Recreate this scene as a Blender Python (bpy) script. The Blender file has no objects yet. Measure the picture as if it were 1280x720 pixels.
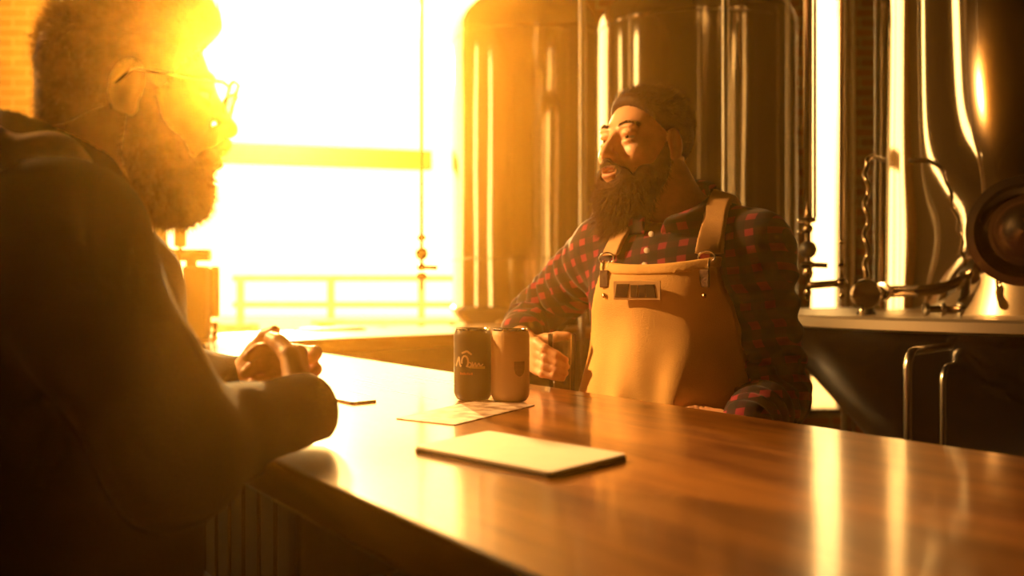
import bpy, math, random
import numpy as np
from mathutils import Vector

random.seed(7)
RNG = np.random.default_rng(11)
COL = bpy.context.scene.collection
CAM_Z = 1.26
BAR_Z = 1.07
FPX = 1244.4          # 35 mm lens on a 36 mm sensor, 1280 px wide


def P(px, py, depth):
    """measured point of the photograph at its real distance (metres)"""
    return np.array([(px - 640) / FPX * depth, depth, CAM_Z - (py - 361) / FPX * depth])


# ------------------------------------------------------------------ objects
def tag(o, label=None, cat=None, group=None, kind=None):
    if label: o['label'] = label
    if cat: o['category'] = cat
    if group: o['group'] = group
    if kind: o['kind'] = kind
    return o


def empty(name, loc, label=None, cat=None, group=None, rz=0):
    o = bpy.data.objects.new(name, None)
    COL.objects.link(o)
    o.location = loc
    o.rotation_euler = (0, 0, rz)
    return tag(o, label, cat, group)


def root_origin(o):
    while o.parent: o = o.parent
    return np.array(o.location)


def link(name, V, F, mat, parent=None, origin=None, smooth=35, mats=None, midx=None):
    """V in world metres; the mesh is stored relative to its thing's origin"""
    V = np.asarray(V, dtype=float).reshape(-1, 3)
    if parent is not None: org = root_origin(parent)
    elif origin is not None: org = np.array(origin, dtype=float)
    else: org = np.array([0., 0., 0.])
    me = bpy.data.meshes.new(name)
    me.from_pydata((V - org).tolist(), [], F if isinstance(F, list) else F.tolist())
    for m in (mats or [mat]): me.materials.append(m)
    if midx is not None: me.polygons.foreach_set('material_index', midx)
    if smooth is not None:
        me.polygons.foreach_set('use_smooth', [True] * len(me.polygons))
        if smooth < 180: me.set_sharp_from_angle(angle=math.radians(smooth))
    me.update()
    o = bpy.data.objects.new(name, me)
    COL.objects.link(o)
    if parent is not None: o.parent = parent
    else: o.location = org
    return o


class MB:
    """collects shapes into one mesh"""
    def __init__(s): s.V = []; s.F = []

    def add(s, V, F):
        n = len(s.V)
        s.V += [tuple(v) for v in V]
        s.F += [tuple(i + n for i in f) for f in F]
        return s

    def box(s, c, size, ax=None, bev=0.0):
        """rounded box: c centre, size full lengths, ax 3 axes rows"""
        ax = np.eye(3) if ax is None else np.array(ax, float)
        h = np.array(size, float) / 2
        b = min(bev, h.min() * .95)
        if b <= 0:
            V = [(x * h[0], y * h[1], z * h[2]) for x in (-1, 1) for y in (-1, 1) for z in (-1, 1)]
            F = [(0, 1, 3, 2), (4, 6, 7, 5), (0, 4, 5, 1), (2, 3, 7, 6), (0, 2, 6, 4), (1, 5, 7, 3)]
        else:
            V = []; idx = {}
            for x in (-1, 1):
                for y in (-1, 1):
                    for z in (-1, 1):
                        for k in range(3):
                            p = [x * (h[0] - b), y * (h[1] - b), z * (h[2] - b)]
                            p[k] = (x, y, z)[k] * h[k]
                            idx[(x, y, z, k)] = len(V); V.append(p)
            F = []
            for k in range(3):
                a, d = [(1, 2), (0, 2), (0, 1)][k]
                for sg in (-1, 1):
                    q = []
                    for (u, v) in ((-1, -1), (1, -1), (1, 1), (-1, 1)):
                        t = [0, 0, 0]; t[k] = sg; t[a] = u; t[d] = v
                        q.append(idx[(*t, k)])
                    F.append(tuple(q))
            for k in range(3):          # edges along k
                a, d = [(1, 2), (0, 2), (0, 1)][k]
                for u in (-1, 1):
                    for v in (-1, 1):
                        t0 = [0, 0, 0]; t0[a] = u; t0[d] = v; t1 = list(t0); t0[k] = -1; t1[k] = 1
                        F.append((idx[(*t0, a)], idx[(*t1, a)], idx[(*t1, d)], idx[(*t0, d)]))
            for x in (-1, 1):
                for y in (-1, 1):
                    for z in (-1, 1):
                        F.append((idx[(x, y, z, 0)], idx[(x, y, z, 1)], idx[(x, y, z, 2)]))
        V = np.array(V) @ ax + np.array(c, float)
        return s.add(V, F)

    def lathe(s, c, prof, n=48, axis=(0, 0, 1)):
        """profile [(r, h)...] turned about axis through c"""
        w = np.array(axis, float); w /= np.linalg.norm(w)
        u = np.cross(w, [0, 0, 1.]) if abs(w[2]) < .9 else np.array([1., 0, 0]) - w * w[0]
        u /= np.linalg.norm(u); v = np.cross(w, u)
        c = np.array(c, float); V = []; F = []
        for r, h in prof:
            for i in range(n):
                a = 2 * math.pi * i / n
                V.append(c + w * h + (u * math.cos(a) + v * math.sin(a)) * max(r, 1e-5))
        for j in range(len(prof) - 1):
            for i in range(n):
                k = (i + 1) % n
                F.append((j * n + i, j * n + k, (j + 1) * n + k, (j + 1) * n + i))
        if prof[0][0] > 1e-4: F.append(tuple(range(n))[::-1])
        if prof[-1][0] > 1e-4: F.append(tuple(range((len(prof) - 1) * n, len(prof) * n)))
        return s.add(V, F)

    def tube(s, pts, r, n=12, closed=False, r2=None):
        pts = [np.array(p, float) for p in pts]; m = len(pts); V = []; F = []
        up = None
        for i, p in enumerate(pts):
            if closed: t = pts[(i + 1) % m] - pts[i - 1]
            else: t = pts[min(i + 1, m - 1)] - pts[max(i - 1, 0)]
            t = t / (np.linalg.norm(t) + 1e-12)
            if up is None:
                up = np.cross(t, [0, 0, 1.]) if abs(t[2]) < .9 else np.cross(t, [0, 1., 0])
            up = up - t * np.dot(up, t); up /= np.linalg.norm(up) + 1e-12
            v = np.cross(t, up)
            rr = r if r2 is None else r + (r2 - r) * i / (m - 1)
            for k in range(n):
                a = 2 * math.pi * k / n
                V.append(p + (up * math.cos(a) + v * math.sin(a)) * rr)
        for j in range(m if closed else m - 1):
            for i in range(n):
                k = (i + 1) % n; jj = (j + 1) % m
                F.append((j * n + i, j * n + k, jj * n + k, jj * n + i))
        if not closed:
            F.append(tuple(range(n))[::-1]); F.append(tuple(range((m - 1) * n, m * n)))
        return s.add(V, F)

    def prism(s, poly, z0, z1):
        n = len(poly)
        V = [(x, y, z0) for x, y in poly] + [(x, y, z1) for x, y in poly]
        F = [tuple(range(n))[::-1], tuple(range(n, 2 * n))]
        F += [(i, (i + 1) % n, n + (i + 1) % n, n + i) for i in range(n)]
        return s.add(V, F)

    def build(s, name, mat, parent=None, origin=None, smooth=35, **k):
        return link(name, s.V, s.F, mat, parent, origin, smooth, **k)


# ------------------------------------------------------------------ materials
def newmat(name):
    m = bpy.data.materials.new(name); m.use_nodes = True
    nt = m.node_tree; b = nt.nodes['Principled BSDF']
    return m, nt, b


def mat(name, col, rough=.5, metal=0., noise=0., nscale=20., bump=0., bscale=60., coat=0., sheen=0., stretch=None, spec=None):
    m, nt, b = newmat(name)
    b.inputs['Base Color'].default_value = (*col, 1)
    b.inputs['Roughness'].default_value = rough
    b.inputs['Metallic'].default_value = metal
    if coat: b.inputs['Coat Weight'].default_value = coat; b.inputs['Coat Roughness'].default_value = .08
    if sheen: b.inputs['Sheen Weight'].default_value = sheen; b.inputs['Sheen Roughness'].default_value = .5
    if spec is not None: b.inputs['Specular IOR Level'].default_value = spec
    tc = nt.nodes.new('ShaderNodeTexCoord')
    mp = nt.nodes.new('ShaderNodeMapping'); nt.links.new(tc.outputs['Object'], mp.inputs['Vector'])
    if stretch: mp.inputs['Scale'].default_value = stretch
    if noise:
        n = nt.nodes.new('ShaderNodeTexNoise'); n.inputs['Scale'].default_value = nscale; n.inputs['Detail'].default_value = 4
        nt.links.new(mp.outputs[0], n.inputs['Vector'])
        r = nt.nodes.new('ShaderNodeValToRGB')
        r.color_ramp.elements[0].position = .3; r.color_ramp.elements[1].position = .7
        r.color_ramp.elements[0].color = (*[c * (1 - noise) for c in col], 1)
        r.color_ramp.elements[1].color = (*[min(1, c * (1 + noise)) for c in col], 1)
        nt.links.new(n.outputs['Fac'], r.inputs['Fac']); nt.links.new(r.outputs[0], b.inputs['Base Color'])
    if bump:
        n = nt.nodes.new('ShaderNodeTexNoise'); n.inputs['Scale'].default_value = bscale; n.inputs['Detail'].default_value = 3
        nt.links.new(mp.outputs[0], n.inputs['Vector'])
        bp = nt.nodes.new('ShaderNodeBump'); bp.inputs['Strength'].default_value = bump; bp.inputs['Distance'].default_value = .01
        nt.links.new(n.outputs['Fac'], bp.inputs['Height']); nt.links.new(bp.outputs[0], b.inputs['Normal'])
    return m


def steel(name, col=(.80, .72, .60), rough=.14, wav=.05):
    """sheet steel: slightly wavy so that reflections run in soft uneven stripes"""
    m, nt, b = newmat(name)
    b.inputs['Base Color'].default_value = (*col, 1); b.inputs['Metallic'].default_value = 1
    b.inputs['Roughness'].default_value = rough
    tc = nt.nodes.new('ShaderNodeTexCoord')
    mp = nt.nodes.new('ShaderNodeMapping'); mp.inputs['Scale'].default_value = (1, 1, .18)
    nt.links.new(tc.outputs['Object'], mp.inputs['Vector'])
    n = nt.nodes.new('ShaderNodeTexNoise'); n.inputs['Scale'].default_value = 5; n.inputs['Detail'].default_value = 1
    nt.links.new(mp.outputs[0], n.inputs['Vector'])
    bp = nt.nodes.new('ShaderNodeBump'); bp.inputs['Strength'].default_value = wav; bp.inputs['Distance'].default_value = .1
    nt.links.new(n.outputs['Fac'], bp.inputs['Height']); nt.links.new(bp.outputs[0], b.inputs['Normal'])
    return m


def glass_mat(name, tint=(1, 1, 1), refl=.5):
    m = bpy.data.materials.new(name); m.use_nodes = True
    nt = m.node_tree; nt.nodes.clear()
    out = nt.nodes.new('ShaderNodeOutputMaterial'); mx = nt.nodes.new('ShaderNodeMixShader')
    t = nt.nodes.new('ShaderNodeBsdfTransparent'); t.inputs[0].default_value = (*tint, 1)
    g = nt.nodes.new('ShaderNodeBsdfGlossy'); g.inputs['Roughness'].default_value = .03
    lw = nt.nodes.new('ShaderNodeFresnel'); lw.inputs['IOR'].default_value = 1.45
    ml = nt.nodes.new('ShaderNodeMath'); ml.operation = 'MULTIPLY'; ml.inputs[1].default_value = refl
    nt.links.new(lw.outputs[0], ml.inputs[0]); nt.links.new(ml.outputs[0], mx.inputs[0])
    nt.links.new(t.outputs[0], mx.inputs[1]); nt.links.new(g.outputs[0], mx.inputs[2])
    nt.links.new(mx.outputs[0], out.inputs['Surface'])
    return m


def wood_mat(name, dark, light, along, rough=.22, plank=.12, coat=.6):
    """planks running along angle 'along' (radians) with grain and a few darker boards"""
    m, nt, b = newmat(name); N = nt.nodes; L = nt.links
    tc = N.new('ShaderNodeTexCoord'); mp = N.new('ShaderNodeMapping'); mp.inputs['Rotation'].default_value = (0, 0, -along)
    L.new(tc.outputs['Object'], mp.inputs['Vector'])
    st = N.new('ShaderNodeMapping'); st.inputs['Scale'].default_value = (1.6, 22, 22); L.new(mp.outputs[0], st.inputs['Vector'])
    n1 = N.new('ShaderNodeTexNoise'); n1.inputs['Scale'].default_value = 1.5; n1.inputs['Detail'].default_value = 6; n1.inputs['Distortion'].default_value = .6
    L.new(st.outputs[0], n1.inputs['Vector'])
    st2 = N.new('ShaderNodeMapping'); st2.inputs['Scale'].default_value = (1.2, 4.5, 4.5); L.new(mp.outputs[0], st2.inputs['Vector'])
    n2 = N.new('ShaderNodeTexNoise'); n2.inputs['Scale'].default_value = 1.7; n2.inputs['Detail'].default_value = 3; n2.inputs['Distortion'].default_value = 1.
    L.new(st2.outputs[0], n2.inputs['Vector'])
    sx = N.new('ShaderNodeSeparateXYZ'); L.new(mp.outputs[0], sx.inputs[0])
    dv = N.new('ShaderNodeMath'); dv.operation = 'DIVIDE'; dv.inputs[1].default_value = plank; L.new(sx.outputs['Y'], dv.inputs[0])
    fl = N.new('ShaderNodeMath'); fl.operation = 'FLOOR'; L.new(dv.outputs[0], fl.inputs[0])
    wn = N.new('ShaderNodeTexWhiteNoise'); wn.noise_dimensions = '1D'; L.new(fl.outputs[0], wn.inputs['W'])
    a1 = N.new('ShaderNodeMath'); a1.operation = 'MULTIPLY_ADD'; a1.inputs[1].default_value = .45; L.new(n1.outputs['Fac'], a1.inputs[0])
    m2 = N.new('ShaderNodeMath'); m2.operation = 'MULTIPLY'; m2.inputs[1].default_value = .75; L.new(n2.outputs['Fac'], m2.inputs[0]); L.new(m2.outputs[0], a1.inputs[2])
    a2 = N.new('ShaderNodeMath'); a2.operation = 'MULTIPLY_ADD'; a2.inputs[1].default_value = .22; L.new(wn.outputs['Value'], a2.inputs[0]); L.new(a1.outputs[0], a2.inputs[2])
    r = N.new('ShaderNodeValToRGB'); r.color_ramp.elements[0].position = .50; r.color_ramp.elements[1].position = .78
    r.color_ramp.elements[0].color = (*dark, 1); r.color_ramp.elements[1].color = (*light, 1)
    L.new(a2.outputs[0], r.inputs['Fac']); L.new(r.outputs[0], b.inputs['Base Color'])
    b.inputs['Roughness'].default_value = rough
    b.inputs['Coat Weight'].default_value = coat; b.inputs['Coat Roughness'].default_value = .12
    bp = N.new('ShaderNodeBump'); bp.inputs['Strength'].default_value = .05; bp.inputs['Distance'].default_value = .004
    L.new(n1.outputs['Fac'], bp.inputs['Height']); L.new(bp.outputs[0], b.inputs['Normal'])
    return m


def brick_mat():
    m, nt, b = newmat('brick'); N = nt.nodes; L = nt.links
    tc = N.new('ShaderNodeTexCoord'); sp = N.new('ShaderNodeSeparateXYZ'); L.new(tc.outputs['Object'], sp.inputs[0])
    ad = N.new('ShaderNodeMath'); ad.operation = 'ADD'; L.new(sp.outputs['X'], ad.inputs[0]); L.new(sp.outputs['Y'], ad.inputs[1])
    cb = N.new('ShaderNodeCombineXYZ'); L.new(ad.outputs[0], cb.inputs['X']); L.new(sp.outputs['Z'], cb.inputs['Y'])
    br = N.new('ShaderNodeTexBrick'); L.new(cb.outputs[0], br.inputs['Vector'])
    br.inputs['Color1'].default_value = (.34, .065, .022, 1); br.inputs['Color2'].default_value = (.20, .035, .014, 1)
    br.inputs['Mortar'].default_value = (.30, .18, .10, 1)
    br.inputs['Scale'].default_value = 1; br.inputs['Brick Width'].default_value = .22; br.inputs['Row Height'].default_value = .075
    br.inputs['Mortar Size'].default_value = .006
    L.new(br.outputs['Color'], b.inputs['Base Color']); b.inputs['Roughness'].default_value = .85
    bp = N.new('ShaderNodeBump'); bp.inputs['Strength'].default_value = .4; bp.inputs['Distance'].default_value = -.01
    L.new(br.outputs['Fac'], bp.inputs['Height']); L.new(bp.outputs[0], b.inputs['Normal'])
    return m


def plaid_mat():
    """black and red checked flannel, woven in three directions so it follows sleeve and chest"""
    m, nt, b = newmat('plaid'); N = nt.nodes; L = nt.links
    tc = N.new('ShaderNodeTexCoord'); mp = N.new('ShaderNodeMapping'); mp.inputs['Rotation'].default_value = (.25, .1, .8)
    L.new(tc.outputs['Object'], mp.inputs['Vector'])
    sp = N.new('ShaderNodeSeparateXYZ'); L.new(mp.outputs[0], sp.inputs[0])

    def band(ch, per, w):
        d = N.new('ShaderNodeMath'); d.operation = 'DIVIDE'; d.inputs[1].default_value = per; L.new(sp.outputs[ch], d.inputs[0])
        f = N.new('ShaderNodeMath'); f.operation = 'FRACT'; L.new(d.outputs[0], f.inputs[0])
        g = N.new('ShaderNodeMath'); g.operation = 'LESS_THAN'; g.inputs[1].default_value = w; L.new(f.outputs[0], g.inputs[0])
        return g
    s = None
    for ch, per, w in (('X', .034, .42), ('Z', .034, .42)):
        g = band(ch, per, w)
        if s is None: s = g
        else:
            a = N.new('ShaderNodeMath'); a.operation = 'ADD'; L.new(s.outputs[0], a.inputs[0]); L.new(g.outputs[0], a.inputs[1]); s = a
    h = N.new('ShaderNodeMath'); h.operation = 'MULTIPLY'; h.inputs[1].default_value = .5; L.new(s.outputs[0], h.inputs[0])
    r = N.new('ShaderNodeValToRGB'); r.color_ramp.interpolation = 'CONSTANT'
    r.color_ramp.elements[0].position = 0; r.color_ramp.elements[0].color = (.008, .004, .004, 1)
    e = r.color_ramp.elements.new(.4); e.color = (.028, .004, .006, 1)
    r.color_ramp.elements[-1].position = .9; r.color_ramp.elements[-1].color = (.25, .014, .034, 1)
    L.new(h.outputs[0], r.inputs['Fac']); L.new(r.outputs[0], b.inputs['Base Color'])
    b.inputs['Roughness'].default_value = .8; b.inputs['Sheen Weight'].default_value = .12; b.inputs['Specular IOR Level'].default_value = .2
    return m


# ------------------------------------------------------------------ signed distance modelling
def axis_coords(lo, hi, coarse, fine=()):
    out = [lo]
    while out[-1] < hi:
        x = out[-1]; st = coarse
        for a, b_, s_ in fine:
            if a - 1e-9 <= x < b_: st = min(st, s_)
            elif x < a < x + st: st = min(st, max(a - x, s_))
        out.append(x + st)
    return np.array(out)


def smin(a, b, k):
    if k <= 0: return np.minimum(a, b)
    h = np.maximum(k - np.abs(a - b), 0) / k
    return np.minimum(a, b) - h * h * k * .25


class Prim:
    def __init__(s, fn, lo, hi): s.fn = fn; s.lo = np.array(lo, float); s.hi = np.array(hi, float)


def cap(a, b, r1, r2):
    a = np.array(a, float); b = np.array(b, float); ba = b - a; L2 = float(ba @ ba) + 1e-12
    def fn(X, Y, Z):
        px, py, pz = X - a[0], Y - a[1], Z - a[2]
        h = np.clip((px * ba[0] + py * ba[1] + pz * ba[2]) / L2, 0, 1)
        return np.sqrt((px - h * ba[0]) ** 2 + (py - h * ba[1]) ** 2 + (pz - h * ba[2]) ** 2) - (r1 + (r2 - r1) * h)
    r = max(r1, r2)
    return Prim(fn, np.minimum(a, b) - r, np.maximum(a, b) + r)


def chain(pts, rs, k=.004):
    ps = [cap(pts[i], pts[i + 1], rs[i], rs[i + 1]) for i in range(len(pts) - 1)]
    def fn(X, Y, Z):
        d = ps[0].fn(X, Y, Z)
        for p in ps[1:]: d = smin(d, p.fn(X, Y, Z), k)
        return d
    return Prim(fn, np.min([p.lo for p in ps], 0), np.max([p.hi for p in ps], 0))


def ell(c, r, A=None):
    c = np.array(c, float); r = np.array(r, float); A = np.eye(3) if A is None else np.array(A, float)
    def fn(X, Y, Z):
        px, py, pz = X - c[0], Y - c[1], Z - c[2]
        q0 = px * A[0][0] + py * A[0][1] + pz * A[0][2]
        q1 = px * A[1][0] + py * A[1][1] + pz * A[1][2]
        q2 = px * A[2][0] + py * A[2][1] + pz * A[2][2]
        k0 = np.sqrt((q0 / r[0]) ** 2 + (q1 / r[1]) ** 2 + (q2 / r[2]) ** 2) + 1e-9
        k1 = np.sqrt((q0 / r[0] ** 2) ** 2 + (q1 / r[1] ** 2) ** 2 + (q2 / r[2] ** 2) ** 2) + 1e-9
        return k0 * (k0 - 1) / k1
    e = np.sqrt((A[0] * r[0]) ** 2 + (A[1] * r[1]) ** 2 + (A[2] * r[2]) ** 2)
    return Prim(fn, c - e, c + e)


def hand_prim(palm, fingers, kf=.006):
    """palm: list of prims blended; fingers: prims kept apart from each other, blended into the palm"""
    allp = palm + fingers
    def fn(X, Y, Z):
        d = palm[0].fn(X, Y, Z)
        for p in palm[1:]: d = smin(d, p.fn(X, Y, Z), .014)
        f = fingers[0].fn(X, Y, Z)
        for p in fingers[1:]: f = np.minimum(f, p.fn(X, Y, Z))
        return smin(d, f, kf)
    return Prim(fn, np.min([p.lo for p in allp], 0), np.max([p.hi for p in allp], 0))


class Grid:
    def __init__(s, xs, ys, zs):
        s.ax = [np.asarray(a, np.float32) for a in (xs, ys, zs)]
        s.F = np.full([len(a) for a in s.ax], .5, np.float32)

    def sub(s, lo, hi):
        sl = []
        for a, l, h in zip(s.ax, lo, hi):
            i0 = max(int(np.searchsorted(a, l)) - 1, 0); i1 = min(int(np.searchsorted(a, h)) + 1, len(a))
            sl.append(slice(i0, max(i1, i0)))
        return tuple(sl)

    def co(s, sl):
        return s.ax[0][sl[0]][:, None, None], s.ax[1][sl[1]][None, :, None], s.ax[2][sl[2]][None, None, :]

    def add(s, prim, k=.01, op='u', off=0.):
        pad = 2 * k + .02 + abs(off)
        sl = s.sub(prim.lo - pad, prim.hi + pad)
        if any(x.stop <= x.start for x in sl): return s
        d = prim.fn(*s.co(sl)).astype(np.float32) - off
        if op == 'u': s.F[sl] = smin(s.F[sl], d, k)
        elif op == 's': s.F[sl] = -smin(-s.F[sl], d, k)          # carve
        elif op == 'i': s.F = -smin(-s.F, -(prim.fn(*s.co((slice(None),) * 3)) - off), k)
        return s

    def disp(s, fn, lo=None, hi=None):
        sl = (slice(None),) * 3 if lo is None else s.sub(lo, hi)
        s.F[sl] += fn(*s.co(sl)).astype(np.float32)
        return s

    def mesh(s):
        F = s.F; ins = F < 0
        c = np.zeros([n - 1 for n in F.shape], np.int8)
        for dx in (0, 1):
            for dy in (0, 1):
                for dz in (0, 1):
                    c += ins[dx:F.shape[0] - 1 + dx, dy:F.shape[1] - 1 + dy, dz:F.shape[2] - 1 + dz]
        act = (c > 0) & (c < 8); I, J, K = np.nonzero(act); n = len(I)
        idx = np.full(c.shape, -1, np.int64); idx[I, J, K] = np.arange(n)
        acc = np.zeros((n, 3)); cnt = np.zeros(n)
        ax = s.ax
        cor = [(a, b, d) for a in (0, 1) for b in (0, 1) for d in (0, 1)]
        for A in cor:
            for d in range(3):
                if A[d]: continue
                B = list(A); B[d] = 1
                fa = F[I + A[0], J + A[1], K + A[2]]; fb = F[I + B[0], J + B[1], K + B[2]]
                x = (fa < 0) != (fb < 0)
                t = np.where(x, fa / np.where(x, fa - fb, 1), 0)
                pa = np.stack([ax[0][I + A[0]], ax[1][J + A[1]], ax[2][K + A[2]]], 1).astype(float)
                pb = np.stack([ax[0][I + B[0]], ax[1][J + B[1]], ax[2][K + B[2]]], 1).astype(float)
                acc += np.where(x[:, None], pa + (pb - pa) * t[:, None], 0); cnt += x
        V = acc / cnt[:, None]; Q = []
        for d in range(3):
            a, b = [(1, 2), (2, 0), (0, 1)][d]
            lo = [slice(1, -1)] * 3; hi = [slice(1, -1)] * 3
            lo[d] = slice(0, -1); hi[d] = slice(1, None)
            A_ = ins[tuple(lo)]; B_ = ins[tuple(hi)]
            g = np.stack(np.nonzero(A_ != B_), 1)
            if not len(g): continue
            flip = B_[tuple(g.T)]
            base = g.copy(); base[:, a] += 1; base[:, b] += 1
            def cell(da, db):
                q = base.copy(); q[:, a] -= da; q[:, b] -= db
                return idx[q[:, 0], q[:, 1], q[:, 2]]
            q = np.stack([cell(1, 1), cell(0, 1), cell(0, 0), cell(1, 0)], 1)
            q[flip] = q[flip][:, ::-1]; Q.append(q)
        Q = np.concatenate(Q); Q = Q[(Q >= 0).all(1)]
        # one light smoothing pass
        nb = np.zeros_like(V); ct = np.zeros(len(V))
        for e in ((0, 1), (1, 2), (2, 3), (3, 0)):
            np.add.at(nb, Q[:, e[0]], V[Q[:, e[1]]]); np.add.at(ct, Q[:, e[0]], 1)
            np.add.at(nb, Q[:, e[1]], V[Q[:, e[0]]]); np.add.at(ct, Q[:, e[1]], 1)
        V = V * .6 + .4 * nb / np.maximum(ct, 1)[:, None]
        return V, Q


def wob(freq, seed, n=4):
    r = np.random.default_rng(seed); D = r.normal(size=(n, 3)); D /= np.linalg.norm(D, axis=1)[:, None]
    ph = r.uniform(0, 6.28, n); fr = freq * r.uniform(.7, 1.4, n)
    def fn(X, Y, Z):
        return sum(np.sin((X * d[0] + Y * d[1] + Z * d[2]) * f + p) for d, f, p in zip(D, fr, ph)) / n
    return fn


class Frame:
    """x forward, y to the figure's left, z up"""
    def __init__(s, o, fwd, pitch=0., roll=0., scale=1.):
        f = np.array([fwd[0], fwd[1], 0.]); f /= np.linalg.norm(f)
        l = np.cross([0, 0, 1.], f); u = np.array([0, 0, 1.])
        cp, sp = math.cos(pitch), math.sin(pitch)
        f, u = f * cp + u * sp, u * cp - f * sp
        cr, sr = math.cos(roll), math.sin(roll)
        l, u = l * cr + u * sr, u * cr - l * sr
        s.o = np.array(o, float); s.A = np.array([f, l, u]); s.s = scale

    def __call__(s, x, y, z): return s.o + (np.array([x, y, z]) * s.s) @ s.A

    def loc(s, V): return (np.asarray(V) - s.o) @ s.A.T / s.s

    def ell(s, c, r, pitch=0.):
        A = s.A
        if pitch:
            cp, sp = math.cos(pitch), math.sin(pitch)
            A = np.array([A[0] * cp + A[2] * sp, A[1], A[2] * cp - A[0] * sp])
        return ell(s(*c), np.array(r) * s.s, A)

    def cap(s, a, b, r1, r2): return cap(s(*a), s(*b), r1 * s.s, r2 * s.s)

    def fxyz(s, X, Y, Z):
        px, py, pz = X - s.o[0], Y - s.o[1], Z - s.o[2]
        return [(px * a[0] + py * a[1] + pz * a[2]) / s.s for a in s.A]


def strands(roots, dirs, length, r=.0006, segs=3, curl=.25, droop=0., seed=1, towards=None):
    """fine tapering hairs; returns V, F"""
    rg = np.random.default_rng(seed); n = len(roots)
    p = np.array(roots, float); d = np.array(dirs, float)
    d += rg.normal(size=d.shape) * curl; d /= np.linalg.norm(d, axis=1)[:, None]
    L = (np.asarray(length) * rg.uniform(.5, 1.15, n))[:, None] / segs
    rings = []; a = np.cross(d, rg.normal(size=d.shape)); a /= np.linalg.norm(a, axis=1)[:, None]
    for i in range(segs + 1):
        rr = r * (1 - i / (segs + .15))
        b = np.cross(d, a); b /= np.linalg.norm(b, axis=1)[:, None] + 1e-9
        for k in range(3):
            t = 2 * math.pi * k / 3
            rings.append(p + (a * math.cos(t) + b * math.sin(t)) * rr)
        d = d + rg.normal(size=d.shape) * curl * .5 + np.array([0, 0, -droop]); d /= np.linalg.norm(d, axis=1)[:, None]
        p = p + d * L
    V = np.stack(rings, 1).reshape(-1, 3); m = 3 * (segs + 1); F = []
    base = np.arange(n)[:, None] * m
    for i in range(segs):
        for k in range(3):
            k2 = (k + 1) % 3
            F.append(base + np.array([[i * 3 + k, i * 3 + k2, (i + 1) * 3 + k2, (i + 1) * 3 + k]]))
    return V, np.concatenate(F)


def join(parts):
    V = []; F = []; n = 0
    for v, f in parts:
        V.append(np.asarray(v)); F += [tuple(int(i) + n for i in q) for q in f]; n += len(v)
    return np.concatenate(V), F


def normals(V, Q):
    Q = np.asarray(Q); nrm = np.cross(V[Q[:, 2]] - V[Q[:, 0]], V[Q[:, 3]] - V[Q[:, 1]])
    N = np.zeros_like(V)
    for i in range(4): np.add.at(N, Q[:, i], nrm)
    return N / (np.linalg.norm(N, axis=1)[:, None] + 1e-12)


def box_grid(lo, hi, st):
    return Grid(*[np.arange(l, h + st, st) for l, h in zip(lo, hi)])
# ================================================================== people
def face_head(g, H, mouth=.004, narrow=1.):
    """head of a grown man in frame H (origin between the ears at eye level)"""
    w = narrow
    g.add(H.ell((-.012, 0, .024), (.097, .077 * w, .082)), .01)
    g.add(H.ell((.026, 0, -.03), (.066, .063 * w, .078)), .03)
    g.add(H.ell((.034, 0, -.078), (.047, .052 * w, .036)), .03)
    g.add(H.ell((.074, 0, -.100), (.020, .024, .020)), .025)
    for s in (-1, 1):
        g.add(H.ell((.081, s * .027, .020), (.013, .026, .009)), .012)          # brow
        g.add(H.ell((.060, s * .045 * w, -.030), (.026, .020, .020)), .02)      # cheek bone
    for s in (-1, 1):
        g.add(H.ell((.099, s * .033, .000), (.015, .019, .0125)), .010, 's')    # eye socket
        g.add(H.ell((.0800, s * .0325, .0072), (.0140, .0170, .0080)), .004)     # upper lid
        g.add(H.ell((.0795, s * .0325, -.0105), (.0130, .0160, .0070)), .004)    # lower lid
    g.add(H.cap((.088, 0, .010), (.112, 0, -.030), .0075, .0100), .010)
    g.add(H.ell((.1135, 0, -.034), (.0115, .0120, .0105)), .006)
    for s in (-1, 1):
        g.add(H.ell((.1030, s * .0125, -.0385), (.0110, .0080, .0085)), .005)
        g.add(H.ell((.1080, s * .0070, -.0465), (.0040, .0032, .0040)), .002, 's')
    g.add(H.ell((.090, 0, -.066), (.018, .029, .022)), .014)                    # mouth mound
    g.add(H.ell((.1020, 0, -.0625), (.0095, .0230, .0050)), .004)
    g.add(H.ell((.1000, 0, -.0790), (.0100, .0200, .0065)), .005)
    g.add(H.ell((.1100, 0, -.0705), (.0200, .0210, mouth)), .002, 's')
    for s in (-1, 1):                                                           # ears
        y = s * .0790 * w
        g.add(H.ell((-.006, y, -.008), (.019, .0075, .031), pitch=-.2), .006)
        g.add(H.ell((-.003, y + s * .007, -.004), (.011, .0055, .019), pitch=-.2), .003, 's')
        g.add(H.ell((.000, y, -.033), (.008, .006, .009)), .004)
    return g


def lips_index(H, V, Q):
    """faces of the lips take the second material"""
    c = H.loc(V[np.asarray(Q)].mean(1))
    a = ((c[:, 0] - .102) / .014) ** 2 + (c[:, 1] / .024) ** 2 + ((c[:, 2] + .0635) / .0050) ** 2 < 1
    b = ((c[:, 0] - .100) / .015) ** 2 + (c[:, 1] / .021) ** 2 + ((c[:, 2] + .0795) / .0060) ** 2 < 1
    return (a | b).astype(int).tolist()


def add_eyes(H, parent, M):
    for s in (-1, 1):
        m = MB(); c = H(.0742, s * .0325, -.001); gaze = H.A[0]
        R = .0135 * H.s
        prof = [(R * math.sin(t), -R * math.cos(t)) for t in np.linspace(0, math.pi, 15)]
        m.lathe(c, prof, 20, axis=gaze)
        e = m.build('eyeball', M['eye_white'], parent, smooth=180)
        i = MB(); i.lathe(c + gaze * (R * .86), [(.0058 * H.s, 0), (.0055 * H.s, .0016), (.003, .0026), (0, .0030)], 20, axis=gaze)
        i.build('iris', M['iris'], e, smooth=180)


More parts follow.
